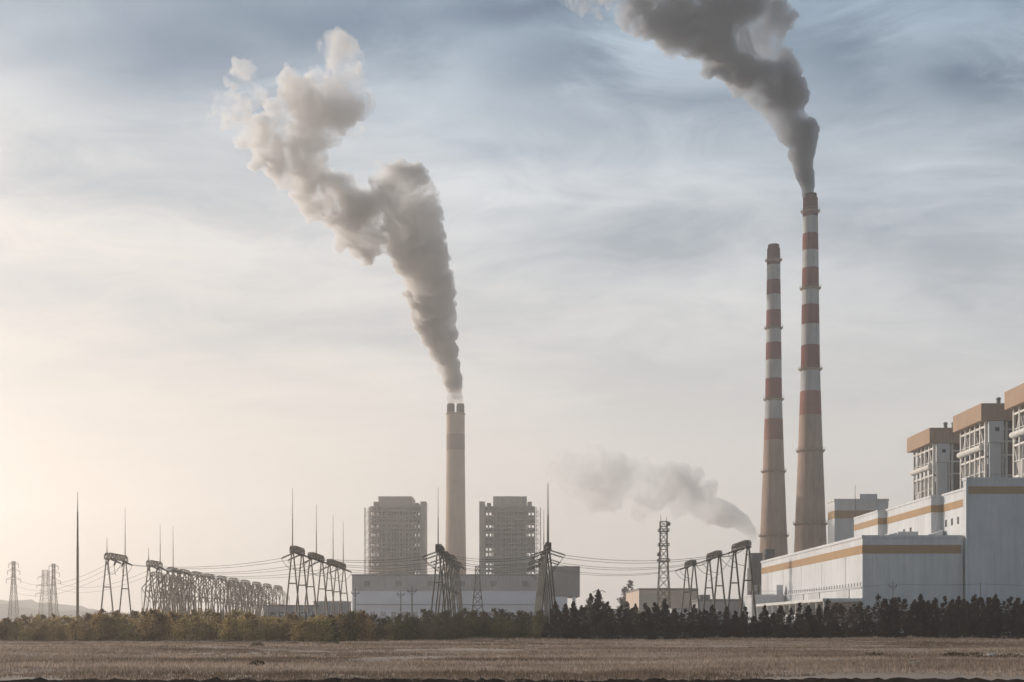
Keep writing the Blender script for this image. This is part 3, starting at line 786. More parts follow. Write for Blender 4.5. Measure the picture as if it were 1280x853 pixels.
# ------------------------------------------------------------------ switchyard gantries
GH = 24.0
def lattice_beam(m, p, q, w, h, step, t=0.16):
    """box lattice girder between two points, top chord slightly arched down at both ends"""
    p, q = Vector(p), Vector(q); d = q - p; L = d.length; d.normalize()
    side = Vector((0, 0, 1)).cross(d).normalized() * w / 2
    n = max(3, int(L / step)); prev = None
    for i in range(n + 1):
        u = i / n; c = p + d * (L * u)
        e = 0.75 if i in (0, n) else 0
        ring = [c + side + Vector((0,0,h/2 - e)), c - side + Vector((0,0,h/2 - e)), c - side + Vector((0,0,-h/2 - e * 0.4)), c + side + Vector((0,0,-h/2 - e * 0.4))]
        for a in range(4): m.bar(ring[a], ring[(a+1) % 4], t)
        if prev:
            for a in range(4):
                m.bar(prev[a], ring[a], t * 1.5)
                m.bar(prev[a], ring[(a+1) % 4], t) if i % 2 else m.bar(prev[(a+1) % 4], ring[a], t)
        prev = ring
def a_column(H, splay, r=0.2, cross=(0.62,)):
    m = MB()
    for s_ in (-1, 1):
        m.tube((s_ * splay, 0, 0), (s_ * 0.18, 0, H), r * 1.25, r, 6)
    for u in cross:
        w = splay * (1 - u) + 0.18 * u
        m.bar((-w, 0, H * u), (w, 0, H * u), 0.35)
    m.bar((-0.5, 0, H - 0.4), (0.5, 0, H - 0.4), 0.6)
    return m
def gantry(x, ya, yb, label, spikes=(), ncol=2, H=GH, vees=False, m=None, fat=False):
    m = m or M_steel
    t = thing('portal_gantry', label, 'gantry', (x, (ya + yb) / 2, 0), 'steel portal gantries of the switchyard')
    L = yb - ya
    for i in range(ncol):
        y = -L / 2 + L * i / (ncol - 1)
        o = a_column(H - 0.6, 2.5, 0.24 if fat else 0.2, (0.62, 0.30) if vees else (0.62,)).build('column', m, t); o.location = (0, y, 0)
    b = MB()
    if vees: lattice_beam(b, (0, -L/2, H), (0, L/2, H), 0.9, 1.1, 2.6, 0.11)
    else: lattice_beam(b, (0, -L/2 - 0.6, H), (0, L/2 + 0.6, H), 1.3, 1.6, 1.7, 0.15)
    b.build('beam', m, t)
    for f, h in spikes:
        y = -L / 2 + L * f
        MB().tube((0, y, H), (0, y, H + (h - H) * 0.5), 0.17, 0.12, 6).tube((0, y, H + (h - H) * 0.5), (0, y, h), 0.1, 0.05, 5).build('lightning_spike', m, t)
    if vees:
        n = max(2, int(L / 5))
        for i in range(n):
            y = -L/2 + L * (i + 0.5) / n
            v = MB()
            for s_ in (-1, 1):
                v.bar((s_ * 0.4, y, H - 0.9), (s_ * 4.6, y + 0.4, H - 5.5), 0.3)
                v.bar((s_ * 4.6, y + 0.4, H - 5.5), (s_ * 1.2, y, H - 11), 0.22)
                v.bar((s_ * 4.6, y + 0.4, H - 5.5), (s_ * 4.4, y + 0.4, 9.5), 0.14)
                v.bar((s_ * 4.4, y + 0.4, 0), (s_ * 4.4, y + 0.4, 9.5), 0.42)
            v.bar((-0.6, y, H - 1.0), (0.6, y, H - 1.0), 0.3)
            v.build('busbar_support', m, t)
    return t
ORD = ['nearest', 'second', 'third', 'fourth', 'fifth', 'sixth', 'seventh', 'eighth', 'ninth', 'tenth', 'eleventh', 'twelfth']
ROWS = [
 (60.3, [(327, 347), (372, 392), (424, 442)], 'beside the far end of the white hall', {}, M_steel),
 (9.6, [(336, 356), (376, 396), (416, 436)], 'before the dark end of the far turbine hall', {0: ((0, 40.5), (0.55, 41.5)), 1: ((0.5, 38),)}, M_steel),
 (-19.8, [(343, 363), (376, 396), (408, 430), (444, 470)], 'at the foot of the broad concrete chimney', {0: ((0, 40),)}, M_steel),
 (-60, [(350, 366), (381, 404), (420, 457)], 'left of the left far boiler house', {0: ((0, 40.5),), 1: ((0.5, 40),), 2: ((0.25, 40), (0.95, 40))}, M_steel_hazed),
 (-121.5, [(384, 402), (428, 442)], 'right of the lone tall mast', {0: ((0, 29.5), (1, 40)), 1: ((0, 29), (1, 38))}, M_steel_hazed),
]
for x, spans, where, sp, m in ROWS:
    for i, (ya, yb) in enumerate(spans):
        gantry(x, ya, yb, f'steel gantry {where}, {"farthest" if i == len(spans) - 1 else ORD[i]} of its row', sp.get(i, ()), 3 if (yb - ya) > 25 else 2, m=m, fat=(x > 0))
far_spans = [(450, 464), (466, 480), (484, 500), (504, 520), (526, 542), (548, 566), (572, 590), (598, 616), (624, 642), (652, 672)]
for i, (ya, yb) in enumerate(far_spans):
    gantry(-121, ya, yb, f'gantry with splayed busbar arms in the long lattice row, {ORD[i]} from the left', ((0.5, 38.5),) if i == 0 else (), 3, H=23, vees=True, m=M_steel_hazed)
for i, (x, ya, yb) in enumerate([(-134, 476, 492), (-136, 500, 518), (-140, 526, 544), (-143, 556, 574)]):
    gantry(x, ya, yb, f'gantry with splayed busbar arms packed behind the dense left lattice block, {ORD[i]} of four', (), 3, H=22.5, vees=True, m=M_steel_hazed)

for i, (ya, yb) in enumerate([(586, 602), (608, 624), (632, 648), (656, 672)]):
    gantry(-131, ya, yb, f'gantry with splayed busbar arms behind the far end of the lattice row, {ORD[i]} of four', (), 3, H=22.5, vees=True, m=M_steel_hazed)
# conductors between the rows, with their insulator strings
def power_line(p, q, label, sag=1.6, string=4.6, r=0.055, group='power lines between the gantries', both=True):
    p, q = Vector(p), Vector(q); d = q - p; d.z = 0; L = d.length; d.normalize()
    a = p + d * string + Vector((0, 0, -1.5)) if string else p
    b = q - d * string + Vector((0, 0, -1.5)) if string and both else q
    m = MB(); N = 14; prev = None
    for i in range(N + 1):
        u = i / N; c = a.lerp(b, u) + Vector((0, 0, -4 * sag * u * (1 - u)))
        if prev: m.tube(prev, c, r, r, 4, caps=False)
        prev = c
    o = m.build('power_line', M_wire)
    tag(o, label, 'power line', group)
    if string:
        for e0, e1 in ((p, a), (q, b))[: 2 if both else 1]:
            s_ = MB(); s_.tube(e0, e1, 0.13, 0.13, 6)
            dd = (e1 - e0)
            for k in range(9):
                c = e0 + dd * ((k + 1) / 10); s_.tube(c - dd * 0.018, c + dd * 0.018, 0.3, 0.24, 8)
            s_.build('insulator_string', M_ins, o)
            j = MB(); prev = None
            tgt = Vector((e0.x, e0.y, e0.z - 4.6))
            for k in range(6):
                u = k / 5; c = e1.lerp(tgt, u) + Vector((0, 0, -1.0 * math.sin(math.pi * u)))
                if prev: j.tube(prev, c, 0.07, 0.07, 4, caps=False)
                prev = c
            j.build('jumper', M_wire, o)
names = ['right gantries', 'middle gantries', 'chimney-foot gantries', 'spiked gantries', 'left gantries']
for k in range(len(ROWS) - 1):
    (xa, sa, *_), (xb, sb, *_) = ROWS[k], ROWS[k + 1]
    n = 0
    for i in range(min(len(sa), len(sb) if k < 3 else 3)):
        for f in (0.18, 0.82):
            ya = sa[i][0] + (sa[i][1] - sa[i][0]) * f
            yb = sb[min(i, len(sb) - 1)][0] + (sb[min(i, len(sb) - 1)][1] - sb[min(i, len(sb) - 1)][0]) * f if i < len(sb) else 455 + 12 * f
            power_line((xa, ya, GH - 0.9), (xb, yb, GH - 0.9), f'power line strung from the {names[k]} to the {names[k+1]}, {NTH[n]} from the camera', sag=0.9 if xa - xb < 45 else 1.7)
            n += 1
for i, (x, y) in enumerate(((-121.5, 386), (-121.5, 393), (-121.5, 401), (-121.5, 430), (-121.5, 440))):
    power_line((x, y, GH - 0.9), (-287 if i < 3 else -276, 740 if i < 3 else 770, 30 - 4 * (i % 3)), f'power line running from the left gantries to the hazy pylons, {NTH[i]} from the camera', sag=5, both=False)
power_line((60.3, 330, 23), (60.3, 372, 23), 'thick line joining the two nearest right-hand gantries', sag=0.8, string=0, r=0.13)
power_line((60.3, 392, 23), (60.3, 424, 23), 'thick line joining the two farther right-hand gantries', sag=0.8, string=0, r=0.13)
power_line((60.3, 347, 23), (66, 430, 18), 'thick line dropping from the right-hand gantries to the telecom tower side', sag=1.5, string=0, r=0.08)

# ------------------------------------------------------------------ masts, pylons, telecom tower
def mast(x, Y, ytop, label, r=0.35):
    t = thing('lightning_mast', label, 'mast', (wx(x, Y), Y, 0))
    h = wz(ytop, Y)
    MB().tube((0,0,0), (0,0,h*0.62), r, r*0.8, 8).tube((0,0,h*0.62), (0,0,h*0.86), r*0.7, r*0.5, 8).tube((0,0,h*0.86), (0,0,h), 0.14, 0.06, 6).build('mast_pole', M_steel_hazed, t)
    MB().box(-0.6, 0.6, -0.6, 0.6, 0, 0.5).build('base', M_conc, t)
mast(97, 354, 615, 'lone tall lightning mast standing clear near the left edge', 0.42)

def pylon(x, Y, ytop, w0, w1, label, arms=(), group='hazy lattice pylons', panels=9, t_=0.3, m=None):
    m = m or M_steel_hazed
    t = thing('lattice_pylon', label, 'pylon', (wx(x, Y), Y, 0), group)
    H = wz(ytop, Y)
    def corner(i, u):
        w = w0 + (w1 - w0) * min(1, u / 0.8) if u < 0.8 else w1
        sx, sy = ((-1,-1),(1,-1),(1,1),(-1,1))[i % 4]
        return Vector((sx * w / 2, sy * w / 2, H * u))
    b = MB()
    us = [1 - (1 - k / panels) ** 1.25 for k in range(panels + 1)]
    for a, c in zip(us[:-1], us[1:]):
        for i in range(4):
            b.bar(corner(i, a), corner(i, c), t_ * 1.3); b.bar(corner(i, a), corner(i + 1, c), t_ * 0.7); b.bar(corner(i + 1, a), corner(i, c), t_ * 0.7); b.bar(corner(i, c), corner(i + 1, c), t_ * 0.7)
    b.build('lattice_body', m, t)
    for u, w in arms:
        am = MB()
        for s_ in (-1, 1):
            for yy in (-w1/2, w1/2):
                am.bar((0, yy, H*u), (s_*w, 0, H*u), t_ * 0.8); am.bar((0, yy, H*u + 1.8), (s_*w, 0, H*u + 0.1), t_ * 0.7)
            am.tube((s_*w, 0, H*u), (s_*w, 0, H*u - 2.2), 0.14, 0.14, 5)
        am.build('cross_arm', m, t)
    return t, H
pylon(17, 740, 702, 5.6, 1.4, 'leftmost hazy lattice pylon', ((0.74, 4.2), (0.86, 3.6), (0.96, 2.8)), t_=0.2)
pylon(67, 770, 705, 5.6, 1.4, 'hazy lattice pylon just left of the lone tall mast', ((0.74, 4.2), (0.86, 3.6), (0.96, 2.8)), t_=0.2)
pylon(57, 1000, 713, 10, 4.2, 'faintest broad lattice pylon behind the one by the lone mast', ((0.6, 8), (0.74, 7), (0.88, 6)), t_=0.24)
pylon(597, 600, 708, 7.0, 2.0, 'lone lattice tower right of the broad concrete chimney base', (), 'lattice tower', 9, 0.32, M_steel)
t, H = pylon(829.5, 560, 652, 6.2, 3.0, 'tall telecom tower with dishes in front of the flat-roofed building', (), 'telecom tower', 12, 0.26, M_steel)
t.name = 'telecom_tower'; t['category'] = 'tower'
for u in (0.64, 0.78, 0.91):
    w = 6.2 + (3.0 - 6.2) * min(1, u / 0.8)
    p = MB(); w += 1.3
    for a in range(4):
        c = [(-w/2,-w/2),(w/2,-w/2),(w/2,w/2),(-w/2,w/2)]
        p.bar((*c[a], H*u), (*c[(a+1) % 4], H*u), 0.3); p.bar((*c[a], H*u + 1), (*c[(a+1) % 4], H*u + 1), 0.14); p.bar((*c[a], H*u), (*c[a], H*u + 1.2), 0.3)
    p.build('platform', M_steel, t)
for sx, u in ((1.9, 0.975), (-2.2, 0.70)):
    MB().tube((sx, -1.8, H*u), (sx, -2.3, H*u), 1.0, 0.7, 12).bar((sx, -1.8, H*u - 1), (sx, -1.8, H*u + 1), 0.2).build('dish', M_ins, t)
MB().tube((-1.4, -1.4, H), (-1.4, -1.4, H + 2.8), 0.12, 0.08, 6).tube((1.4, 1.4, H), (1.4, 1.4, H + 2.0), 0.12, 0.08, 6).build('whip_aerial', M_steel, t)

# ------------------------------------------------------------------ poles, lamp, transformers
def utility_pole(x, Y, ytop, label, cross=True, r=0.17):
    t = thing('utility_pole', label, 'utility pole', (wx(x, Y), Y, 0), 'utility poles along the trees')
    h = wz(ytop, Y)
    MB().tube((0,0,-0.3), (0,0,h), r, r*0.72, 8).build('pole', M_pole, t)
    if cross:
        MB().bar((-0.95,0,h-0.7), (0.95,0,h-0.7), 0.13).bar((-0.8,0.02,h-0.75), (0,0.02,h-1.5), 0.08).bar((0.8,0.02,h-0.75), (0,0.02,h-1.5), 0.08).build('cross_arm', M_steel, t)
        for q in (-0.85, 0, 0.85): MB().tube((q,0,h - (0.62 if q else 0)), (q,0,h - (0.2 if q else -0.42)), 0.09, 0.06, 6).build('insulator', M_ins, t)
    return Vector((wx(x, Y), Y, h - 0.2))
utility_pole(515, 262, 735, 'pale utility pole standing in the grass left of the broad concrete chimney')
utility_pole(501, 330, 740, 'thin utility pole just left of the pale one in the grass')
utility_pole(444, 300, 738, 'utility pole among the bushes before the left far boiler house')
p1 = utility_pole(1116, 290, 729, 'utility pole with cross arm before the shaded end of the white hall')
p2 = utility_pole(1225.5, 290, 729, 'utility pole before the tall shaded block at the right', cross=False)
utility_pole(686.5, 268, 752, 'slim pole at the left end of the dark conifers', cross=False)
p0 = utility_pole(941, 330, 738, 'utility pole by the dark ash plant, half hidden by conifers')
power_line(p0, p1, 'thin wire crossing the bright side of the white hall', 0.5, 0, 0.03, 'pole wires')
power_line(p1, p2, 'thin wire crossing the shaded end of the white hall', 0.25, 0, 0.03, 'pole wires')
power_line(p2, p2 + Vector((24, 4, 0)), 'thin wire running off the right edge past the tall block', 0.25, 0, 0.03, 'pole wires')
t = thing('street_lamp', 'double-armed curved lamp post above the conifers right of the far hall', 'street lamp', (wx(749, 400), 400, 0))
h = wz(742, 400); c = MB(); c.tube((0,0,0), (0,0,h), 0.2, 0.14, 8)
for s_ in (-1, 1):
    pr = Vector((0,0,h - 0.4))
    for k in range(1, 8):
        a = math.pi * 0.5 * k / 7 * 1.5; q = Vector((s_ * 0.9 * (1 - math.cos(a)), 0, h - 0.4 + 1.3 * math.sin(a)))
        c.tube(pr, q, 0.11, 0.11, 6); pr = q
c.build('pole', M_steel, t)
for s_ in (-1, 1): MB().box(*sorted((s_ * 1.4, s_ * 2.1)), -0.15, 0.15, h + 0.32, h + 0.56).build('lamp_head', M_hallg, t)
def transformer(x, Y, label):
    t = thing('transformer', label, 'transformer', (wx(x, Y), Y, 0), 'pale yard transformers')
    mw = M_duct
    MB().box(-2.4, 2.4, -1.3, 1.3, 0.6, 4.4).build('tank', mw, t)
    r_ = MB()
    for k in range(10): r_.box(-2.3 + k * 0.48, -2.05 + k * 0.48, -2.1, -1.34, 1.0, 4.0)
    r_.build('radiator', mw, t)
    MB().tube((-2.2, 0.3, 5.5), (1.6, 0.3, 5.5), 0.55, 0.55, 12).bar((-1, 0.3, 4.4), (-1, 0.3, 5.1), 0.2).bar((1, 0.3, 4.4), (1, 0.3, 5.1), 0.2).build('conservator', mw, t)
    for k in (-1.5, 0, 1.5):
        b_ = MB(); b_.tube((k, -0.4, 4.4), (k * 1.25, -0.7, 6.7), 0.22, 0.12, 8)
        for q in range(5): b_.tube((k * (1 + 0.05 * q), -0.4 - 0.06 * q, 4.7 + q * 0.38), (k * (1 + 0.05 * q), -0.4 - 0.06 * q, 4.8 + q * 0.38), 0.36, 0.3, 8)
        b_.build('bushing', M_ins, t)
    MB().box(-2.8, 2.8, -2.3, 1.8, 0, 0.58).build('plinth', M_conc, t)
transformer(358, 336, 'pale transformer behind the bushes below the nearest spiked gantry')
transformer(383, 344, 'pale transformer just right of its twin below the spiked gantries')
transformer(664, 322, 'pale transformer behind the bushes left of the dark conifers')

# ------------------------------------------------------------------ trees
def leaf_mat(name, a, b, rand=0.25, through=0.3, patch=None):
    m = bpy.data.materials.new(name); m.use_nodes = True
    t = m.node_tree; nd = t.nodes; bs = nd['Principled BSDF']
    bs.inputs['Roughness'].default_value = 0.8; bs.inputs['Specular IOR Level'].default_value = 0.15
    g = nd.new('ShaderNodeNewGeometry'); oi = nd.new('ShaderNodeObjectInfo')
    n = nd.new('ShaderNodeTexNoise'); n.inputs['Scale'].default_value = 0.5; n.inputs['Detail'].default_value = 3
    t.links.new(g.outputs['Position'], n.inputs['Vector'])
    ad = nd.new('ShaderNodeMath'); ad.operation = 'MULTIPLY_ADD'; t.links.new(g.outputs['Random Per Island'], ad.inputs[0]); ad.inputs[1].default_value = 0.55
    sc = nd.new('ShaderNodeMath'); sc.operation = 'MULTIPLY'; t.links.new(n.outputs[0], sc.inputs[0]); sc.inputs[1].default_value = 0.45
    t.links.new(sc.outputs[0], ad.inputs[2])
    r = nd.new('ShaderNodeValToRGB'); t.links.new(ad.outputs[0], r.inputs[0])
    r.color_ramp.elements[0].position = 0.2; r.color_ramp.elements[0].color = (*a, 1)
    r.color_ramp.elements[1].position = 0.8; r.color_ramp.elements[1].color = (*b, 1)
    hs = nd.new('ShaderNodeHueSaturation'); t.links.new(r.outputs[0], hs.inputs['Color'])
    mr = nd.new('ShaderNodeMapRange'); t.links.new(oi.outputs['Random'], mr.inputs[0]); mr.inputs[3].default_value = 1 - rand; mr.inputs[4].default_value = 1 + rand
    t.links.new(mr.outputs[0], hs.inputs['Value'])
    mr2 = nd.new('ShaderNodeMapRange'); t.links.new(oi.outputs['Random'], mr2.inputs[0]); mr2.inputs[3].default_value = 0.485; mr2.inputs[4].default_value = 0.515
    t.links.new(mr2.outputs[0], hs.inputs['Hue'])
    t.links.new(hs.outputs[0], bs.inputs['Base Color'])
    if patch:                        # whole stretches of the field are greyer or browner
        mp = nd.new('ShaderNodeMapping'); t.links.new(g.outputs['Position'], mp.inputs[0]); mp.inputs['Scale'].default_value = (0.022, 0.075, 0.05)
        pn = nd.new('ShaderNodeTexNoise'); pn.inputs['Scale'].default_value = 1.0; pn.inputs['Detail'].default_value = 5; t.links.new(mp.outputs[0], pn.inputs['Vector'])
        pr = nd.new('ShaderNodeValToRGB'); t.links.new(pn.outputs[0], pr.inputs[0])
        pr.color_ramp.elements[0].position = 0.36; pr.color_ramp.elements[0].color = (*patch, 1)
        pr.color_ramp.elements[1].position = 0.62; pr.color_ramp.elements[1].color = (1, 1, 1, 1)
        pm = nd.new('ShaderNodeMix'); pm.data_type = 'RGBA'; pm.blend_type = 'MULTIPLY'; pm.inputs[0].default_value = 1
        t.links.new(hs.outputs[0], pm.inputs[6]); t.links.new(pr.outputs[0], pm.inputs[7]); t.links.new(pm.outputs[2], bs.inputs['Base Color'])
    if through:                      # thin leaves let some light through
        tr = nd.new('ShaderNodeBsdfTranslucent'); t.links.new(bs.inputs['Base Color'].links[0].from_socket, tr.inputs[0])
        mx = nd.new('ShaderNodeMixShader'); mx.inputs[0].default_value = through
        t.links.new(bs.outputs[0], mx.inputs[1]); t.links.new(tr.outputs[0], mx.inputs[2])
        t.links.new(mx.outputs[0], nd['Material Output'].inputs[0])
    return m
M_con = leaf_mat('conifer_needles', (0.028, 0.016, 0.010), (0.085, 0.050, 0.028), 0.4, 0.2)
M_bush = leaf_mat('bush_leaves', (0.20, 0.14, 0.06), (0.46, 0.33, 0.145), 0.25, 0.5)  # golden leaves, colour brightened further for the warm glare at left
M_olive = leaf_mat('olive_leaves', (0.075, 0.060, 0.028), (0.20, 0.155, 0.070), 0.3, 0.35)
M_shrub = leaf_mat('shrub_leaves', (0.050, 0.040, 0.026), (0.10, 0.078, 0.046), 0.2)

def leaf(m, c, s, rr):
    """one leaf-sprig: a small bent quad"""
    n = Vector((rr.gauss(0,1), rr.gauss(0,1), rr.gauss(0,1) + 0.4)).normalized()
    a = n.orthogonal().normalized(); a.rotate(__import__('mathutils').Quaternion(n, rr.uniform(0, 6.28))); b = n.cross(a)
    l = s * rr.uniform(0.7, 1.4); w = s * rr.uniform(0.35, 0.6)
    m.face([c - a*l, c - b*w + n*s*0.12, c + a*l, c + b*w + n*s*0.12])
def crown_mesh(H, W, base, kind, seed, n):
    rr = random.Random(seed); m = MB()
    # limbs: whorls of branches, sprigs gathered along them, so gaps and clumps appear
    nb = n // 26
    for i in range(nb):
        u = rr.random() ** (0.9 if kind == 'conifer' else 1.05)
        z = base + (H - base) * u
        if kind == 'conifer':
            rad = W * (1 - u ** 2.0) ** 0.85 * (0.5 + 0.5 * min(1, u * 5)) * rr.uniform(0.62, 1.1) + 0.08
        elif kind == 'pine':
            rad = W * math.sin(math.pi * (0.12 + 0.86 * u)) * rr.uniform(0.4, 1.15)
        else:
            rad = W * math.sqrt(max(0.02, 1 - (1.6 * (u - 0.35)) ** 2)) * rr.uniform(0.5, 1.12)
        a = rr.uniform(0, 2 * math.pi)
        tip = Vector((math.cos(a) * rad, math.sin(a) * rad, z + rr.uniform(-0.1, 0.35)))
        root = Vector((0, 0, max(base * 0.7, z - rad * 0.35)))
        for k in range(26):
            f = rr.uniform(0.25, 1.05) ** 0.7
            sp = 0.07 + 0.12 * rad
            c = root.lerp(tip, f) + Vector((rr.gauss(0, sp), rr.gauss(0, sp), rr.gauss(0, sp)))
            leaf(m, c, rr.uniform(0.12, 0.24), rr)
    return m
def trunk_mesh(H, r, seed, limbs, kind):
    rr = random.Random(seed); m = MB()
    p = Vector((0, 0, -0.3)); n = 6
    for k in range(n):
        q = Vector((rr.gauss(0, 0.05) * k, rr.gauss(0, 0.05) * k, H * 0.92 * (k + 1) / n))
        m.tube(p, q, r * (1 - 0.85 * k / n), r * (1 - 0.85 * (k + 1) / n), 6, caps=False); p = q
    for k in range(limbs):
        u = rr.uniform(0.2, 0.85); a = rr.uniform(0, 6.28); L = (1 - u) * H * 0.22 + 0.5
        m.tube((0, 0, H*u), (math.cos(a)*L, math.sin(a)*L, H*u + L*0.5), r*0.35*(1-u)+0.02, 0.015, 4, caps=False)
    return m
def tree_proto(kind, H, W, base, seed, n, lm):
    name = {'conifer': 'conifer', 'pine': 'conifer', 'bush': 'bushy_tree'}[kind]
    t = thing(name, '', 'tree')
    trunk_mesh(H, 0.14 if kind != 'bush' else 0.12, seed, 10, kind).build('trunk', M_bark, t)
    crown_mesh(H, W, base, kind, seed + 50, n).build('crown', lm, t)
    t['H'] = H
    return t
P_con = [tree_proto('conifer', H, W, b, s, n, M_con) for H, W, b, s, n in ((9.0, 1.9, 0.6, 1, 2900), (8.2, 1.7, 0.5, 2, 2600), (9.4, 2.1, 0.9, 3, 3100), (7.6, 1.8, 0.3, 4, 2500), (8.8, 1.5, 1.2, 5, 2100), (9.1, 1.6, 1.8, 9, 1500))]
P_pine = [tree_proto('pine', H, W, b, s, n, M_con) for H, W, b, s, n in ((9.5, 1.35, 4.2, 6, 700), (8.8, 1.5, 3.6, 7, 750), (10.0, 1.2, 5.0, 8, 620))]
P_bush = [tree_proto('bush', H, W, b, s, n, M_bush) for H, W, b, s, n in ((4.8, 2.5, 0.1, 11, 2200), (4.2, 2.8, 0.1, 12, 2200), (5.2, 2.1, 0.2, 13, 1700), (3.6, 2.5, 0.05, 14, 1800), (4.6, 2.2, 0.1, 15, 1700))]
P_olive = [tree_proto('bush', H, W, b, s, n, M_olive) for H, W, b, s, n in ((5.0, 2.2, 0.1, 31, 2000), (4.4, 2.5, 0.1, 32, 2100), (5.6, 1.8, 0.2, 33, 1700), (3.8, 2.3, 0.05, 34, 1700))]
used = set()
def put_tree(protos, x, Y, ytop, rr, widen=1.0):
    p = rr.choice(protos)
    if p.name in used: o = copy_tree(p)
    else: o = p; used.add(p.name)
    s_ = wz(ytop, Y) / p['H']
    o.location = (wx(x, Y), Y, 0); o.rotation_euler = (0, 0, rr.uniform(0, 6.28)); w = s_ ** 0.6 * widen * rr.uniform(0.9, 1.12)
    o.scale = (w, w, s_)
    return o
def label_row(items, fmt, marks, group):
    """items (x, obj) -> labels counted from the nearest landmark on the left"""
    items.sort(key=lambda a: a[0]); count = {}
    for x, o in items:
        mk = [m_ for m_ in marks if m_[0] <= x][-1][1]
        count[mk] = count.get(mk, 0) + 1
        o['label'] = fmt.format(n=NTH[count[mk] - 1], m=mk); o['group'] = group
rr = random.Random(21)
def top_profile(x):
    pts = [(690, 756), (705, 751), (730, 752), (746, 741), (762, 754), (780, 751), (800, 757), (818, 750), (838, 750), (856, 760), (876, 752), (900, 760), (930, 762), (960, 760), (1000, 757), (1030, 750), (1060, 750), (1090, 748), (1110, 747), (1140, 750), (1160, 747), (1190, 750), (1208, 745), (1240, 746), (1262, 749), (1290, 747), (1330, 748)]
    for (a, ya), (b, yb) in zip(pts[:-1], pts[1:]):
        if a <= x <= b: return ya + (yb - ya) * (x - a) / (b - a)
    return 752
marks = [(0, 'left edge of the row'), (740, 'curved lamp post'), (829, 'telecom tower'), (925, 'nearest right gantry'), (1005, 'taller striped chimney'), (1080, 'hall corner'), (1116, 'cross-armed pole'), (1205, 'tall block corner'), (1226, 'plain pole')]
front = []
x = 694
while x < 1335:
    tp = top_profile(x) + rr.choice((-2.5, -1, 0, 1.5, 3, 5, 9)) + rr.uniform(-1, 1)
    if 1024 < x < 1098:
        front.append((x, put_tree(P_pine, x, rr.uniform(268, 284), tp - 1, rr)))
    else:
        front.append((x, put_tree(P_con, x, rr.uniform(267, 276), tp, rr)))
    x += rr.uniform(8.5, 13.5) if x < 1095 else rr.uniform(7.5, 11.5)
label_row(front, 'dark front-row conifer, {n} right of the {m}', marks, 'dark conifers along the field')
back = []
x = 688
while x < 1345:
    tp = top_profile(x) + (rr.uniform(5, 12) if x < 1095 else rr.uniform(0.5, 6))
    back.append((x, put_tree(P_con, x, rr.uniform(284, 306), tp, rr, 1.1)))
    x += rr.uniform(8, 13)
label_row(back, 'dark second-row conifer, {n} right of the {m}', marks, 'dark conifers along the field')
tall = put_tree(P_pine, 788, 690, 726, rr, 1.6); tall['label'] = 'lone tall tree rising behind the flat-roofed building beside the telecom tower'
tall = put_tree(P_con, 781, 690, 735, rr, 1.6); tall['label'] = 'shorter tree left of the lone tall one behind the flat-roofed building'
# undergrowth in front of the conifers
und = []
x = 684
while x < 1330:
    und.append((x, put_tree(P_con[3:4], x, rr.uniform(264, 268), rr.uniform(776, 785), rr, 1.5)))
    x += rr.uniform(8, 13)
label_row(und, 'young dark conifer fronting the row, {n} right of the {m}', marks, 'young conifers at the foot of the row')
# yellow-green bushes on the left
bmarks = [(-100, 'left picture edge'), (97, 'lone tall mast'), (190, 'dense lattice block'), (240, 'long lattice row'), (366, 'spiked gantry'), (444, 'boiler-house pole'), (515, 'pale grass-side pole'), (597, 'lone lattice tower')]
def btop(x):
    pts = [(-60, 772), (40, 773), (90, 770), (130, 766), (250, 766), (300, 768), (345, 771), (395, 770), (430, 769), (450, 765), (480, 769), (520, 768), (555, 768), (590, 766), (620, 768), (690, 768)]
    for (a, ya), (b, yb) in zip(pts[:-1], pts[1:]):
        if a <= x <= b: return ya + (yb - ya) * (x - a) / (b - a)
    return 769
fr_, bk_, fo_, bo_ = [], [], [], []
x = -45
while x < 690:
    y0 = 236 if x < 430 else 236 + (x - 430) / 260 * 28
    olive = rr.random() < (x - 300) / 200
    P_ = P_olive if olive else P_bush
    (fo_ if olive else fr_).append((x, put_tree(P_, x, y0 + rr.uniform(0, 12), btop(x) + rr.choice((0, 2, 5, 9, 13)) + rr.uniform(-1, 1), rr, 0.95)))
    (bo_ if olive else bk_).append((x, put_tree(P_, x + rr.uniform(-4, 4), y0 + rr.uniform(24, 60), btop(x) + rr.uniform(-3.5, 4), rr, 1.1)))
    x += rr.uniform(9, 16)
for lst, txt in ((fr_, 'golden-green front-row bushy tree'), (bk_, 'golden-green rear-row bushy tree'), (fo_, 'dull olive front-row bushy tree'), (bo_, 'dull olive rear-row bushy tree')):
    label_row(lst, txt + ', {n} right of the {m}', bmarks, 'bushy trees along the field')

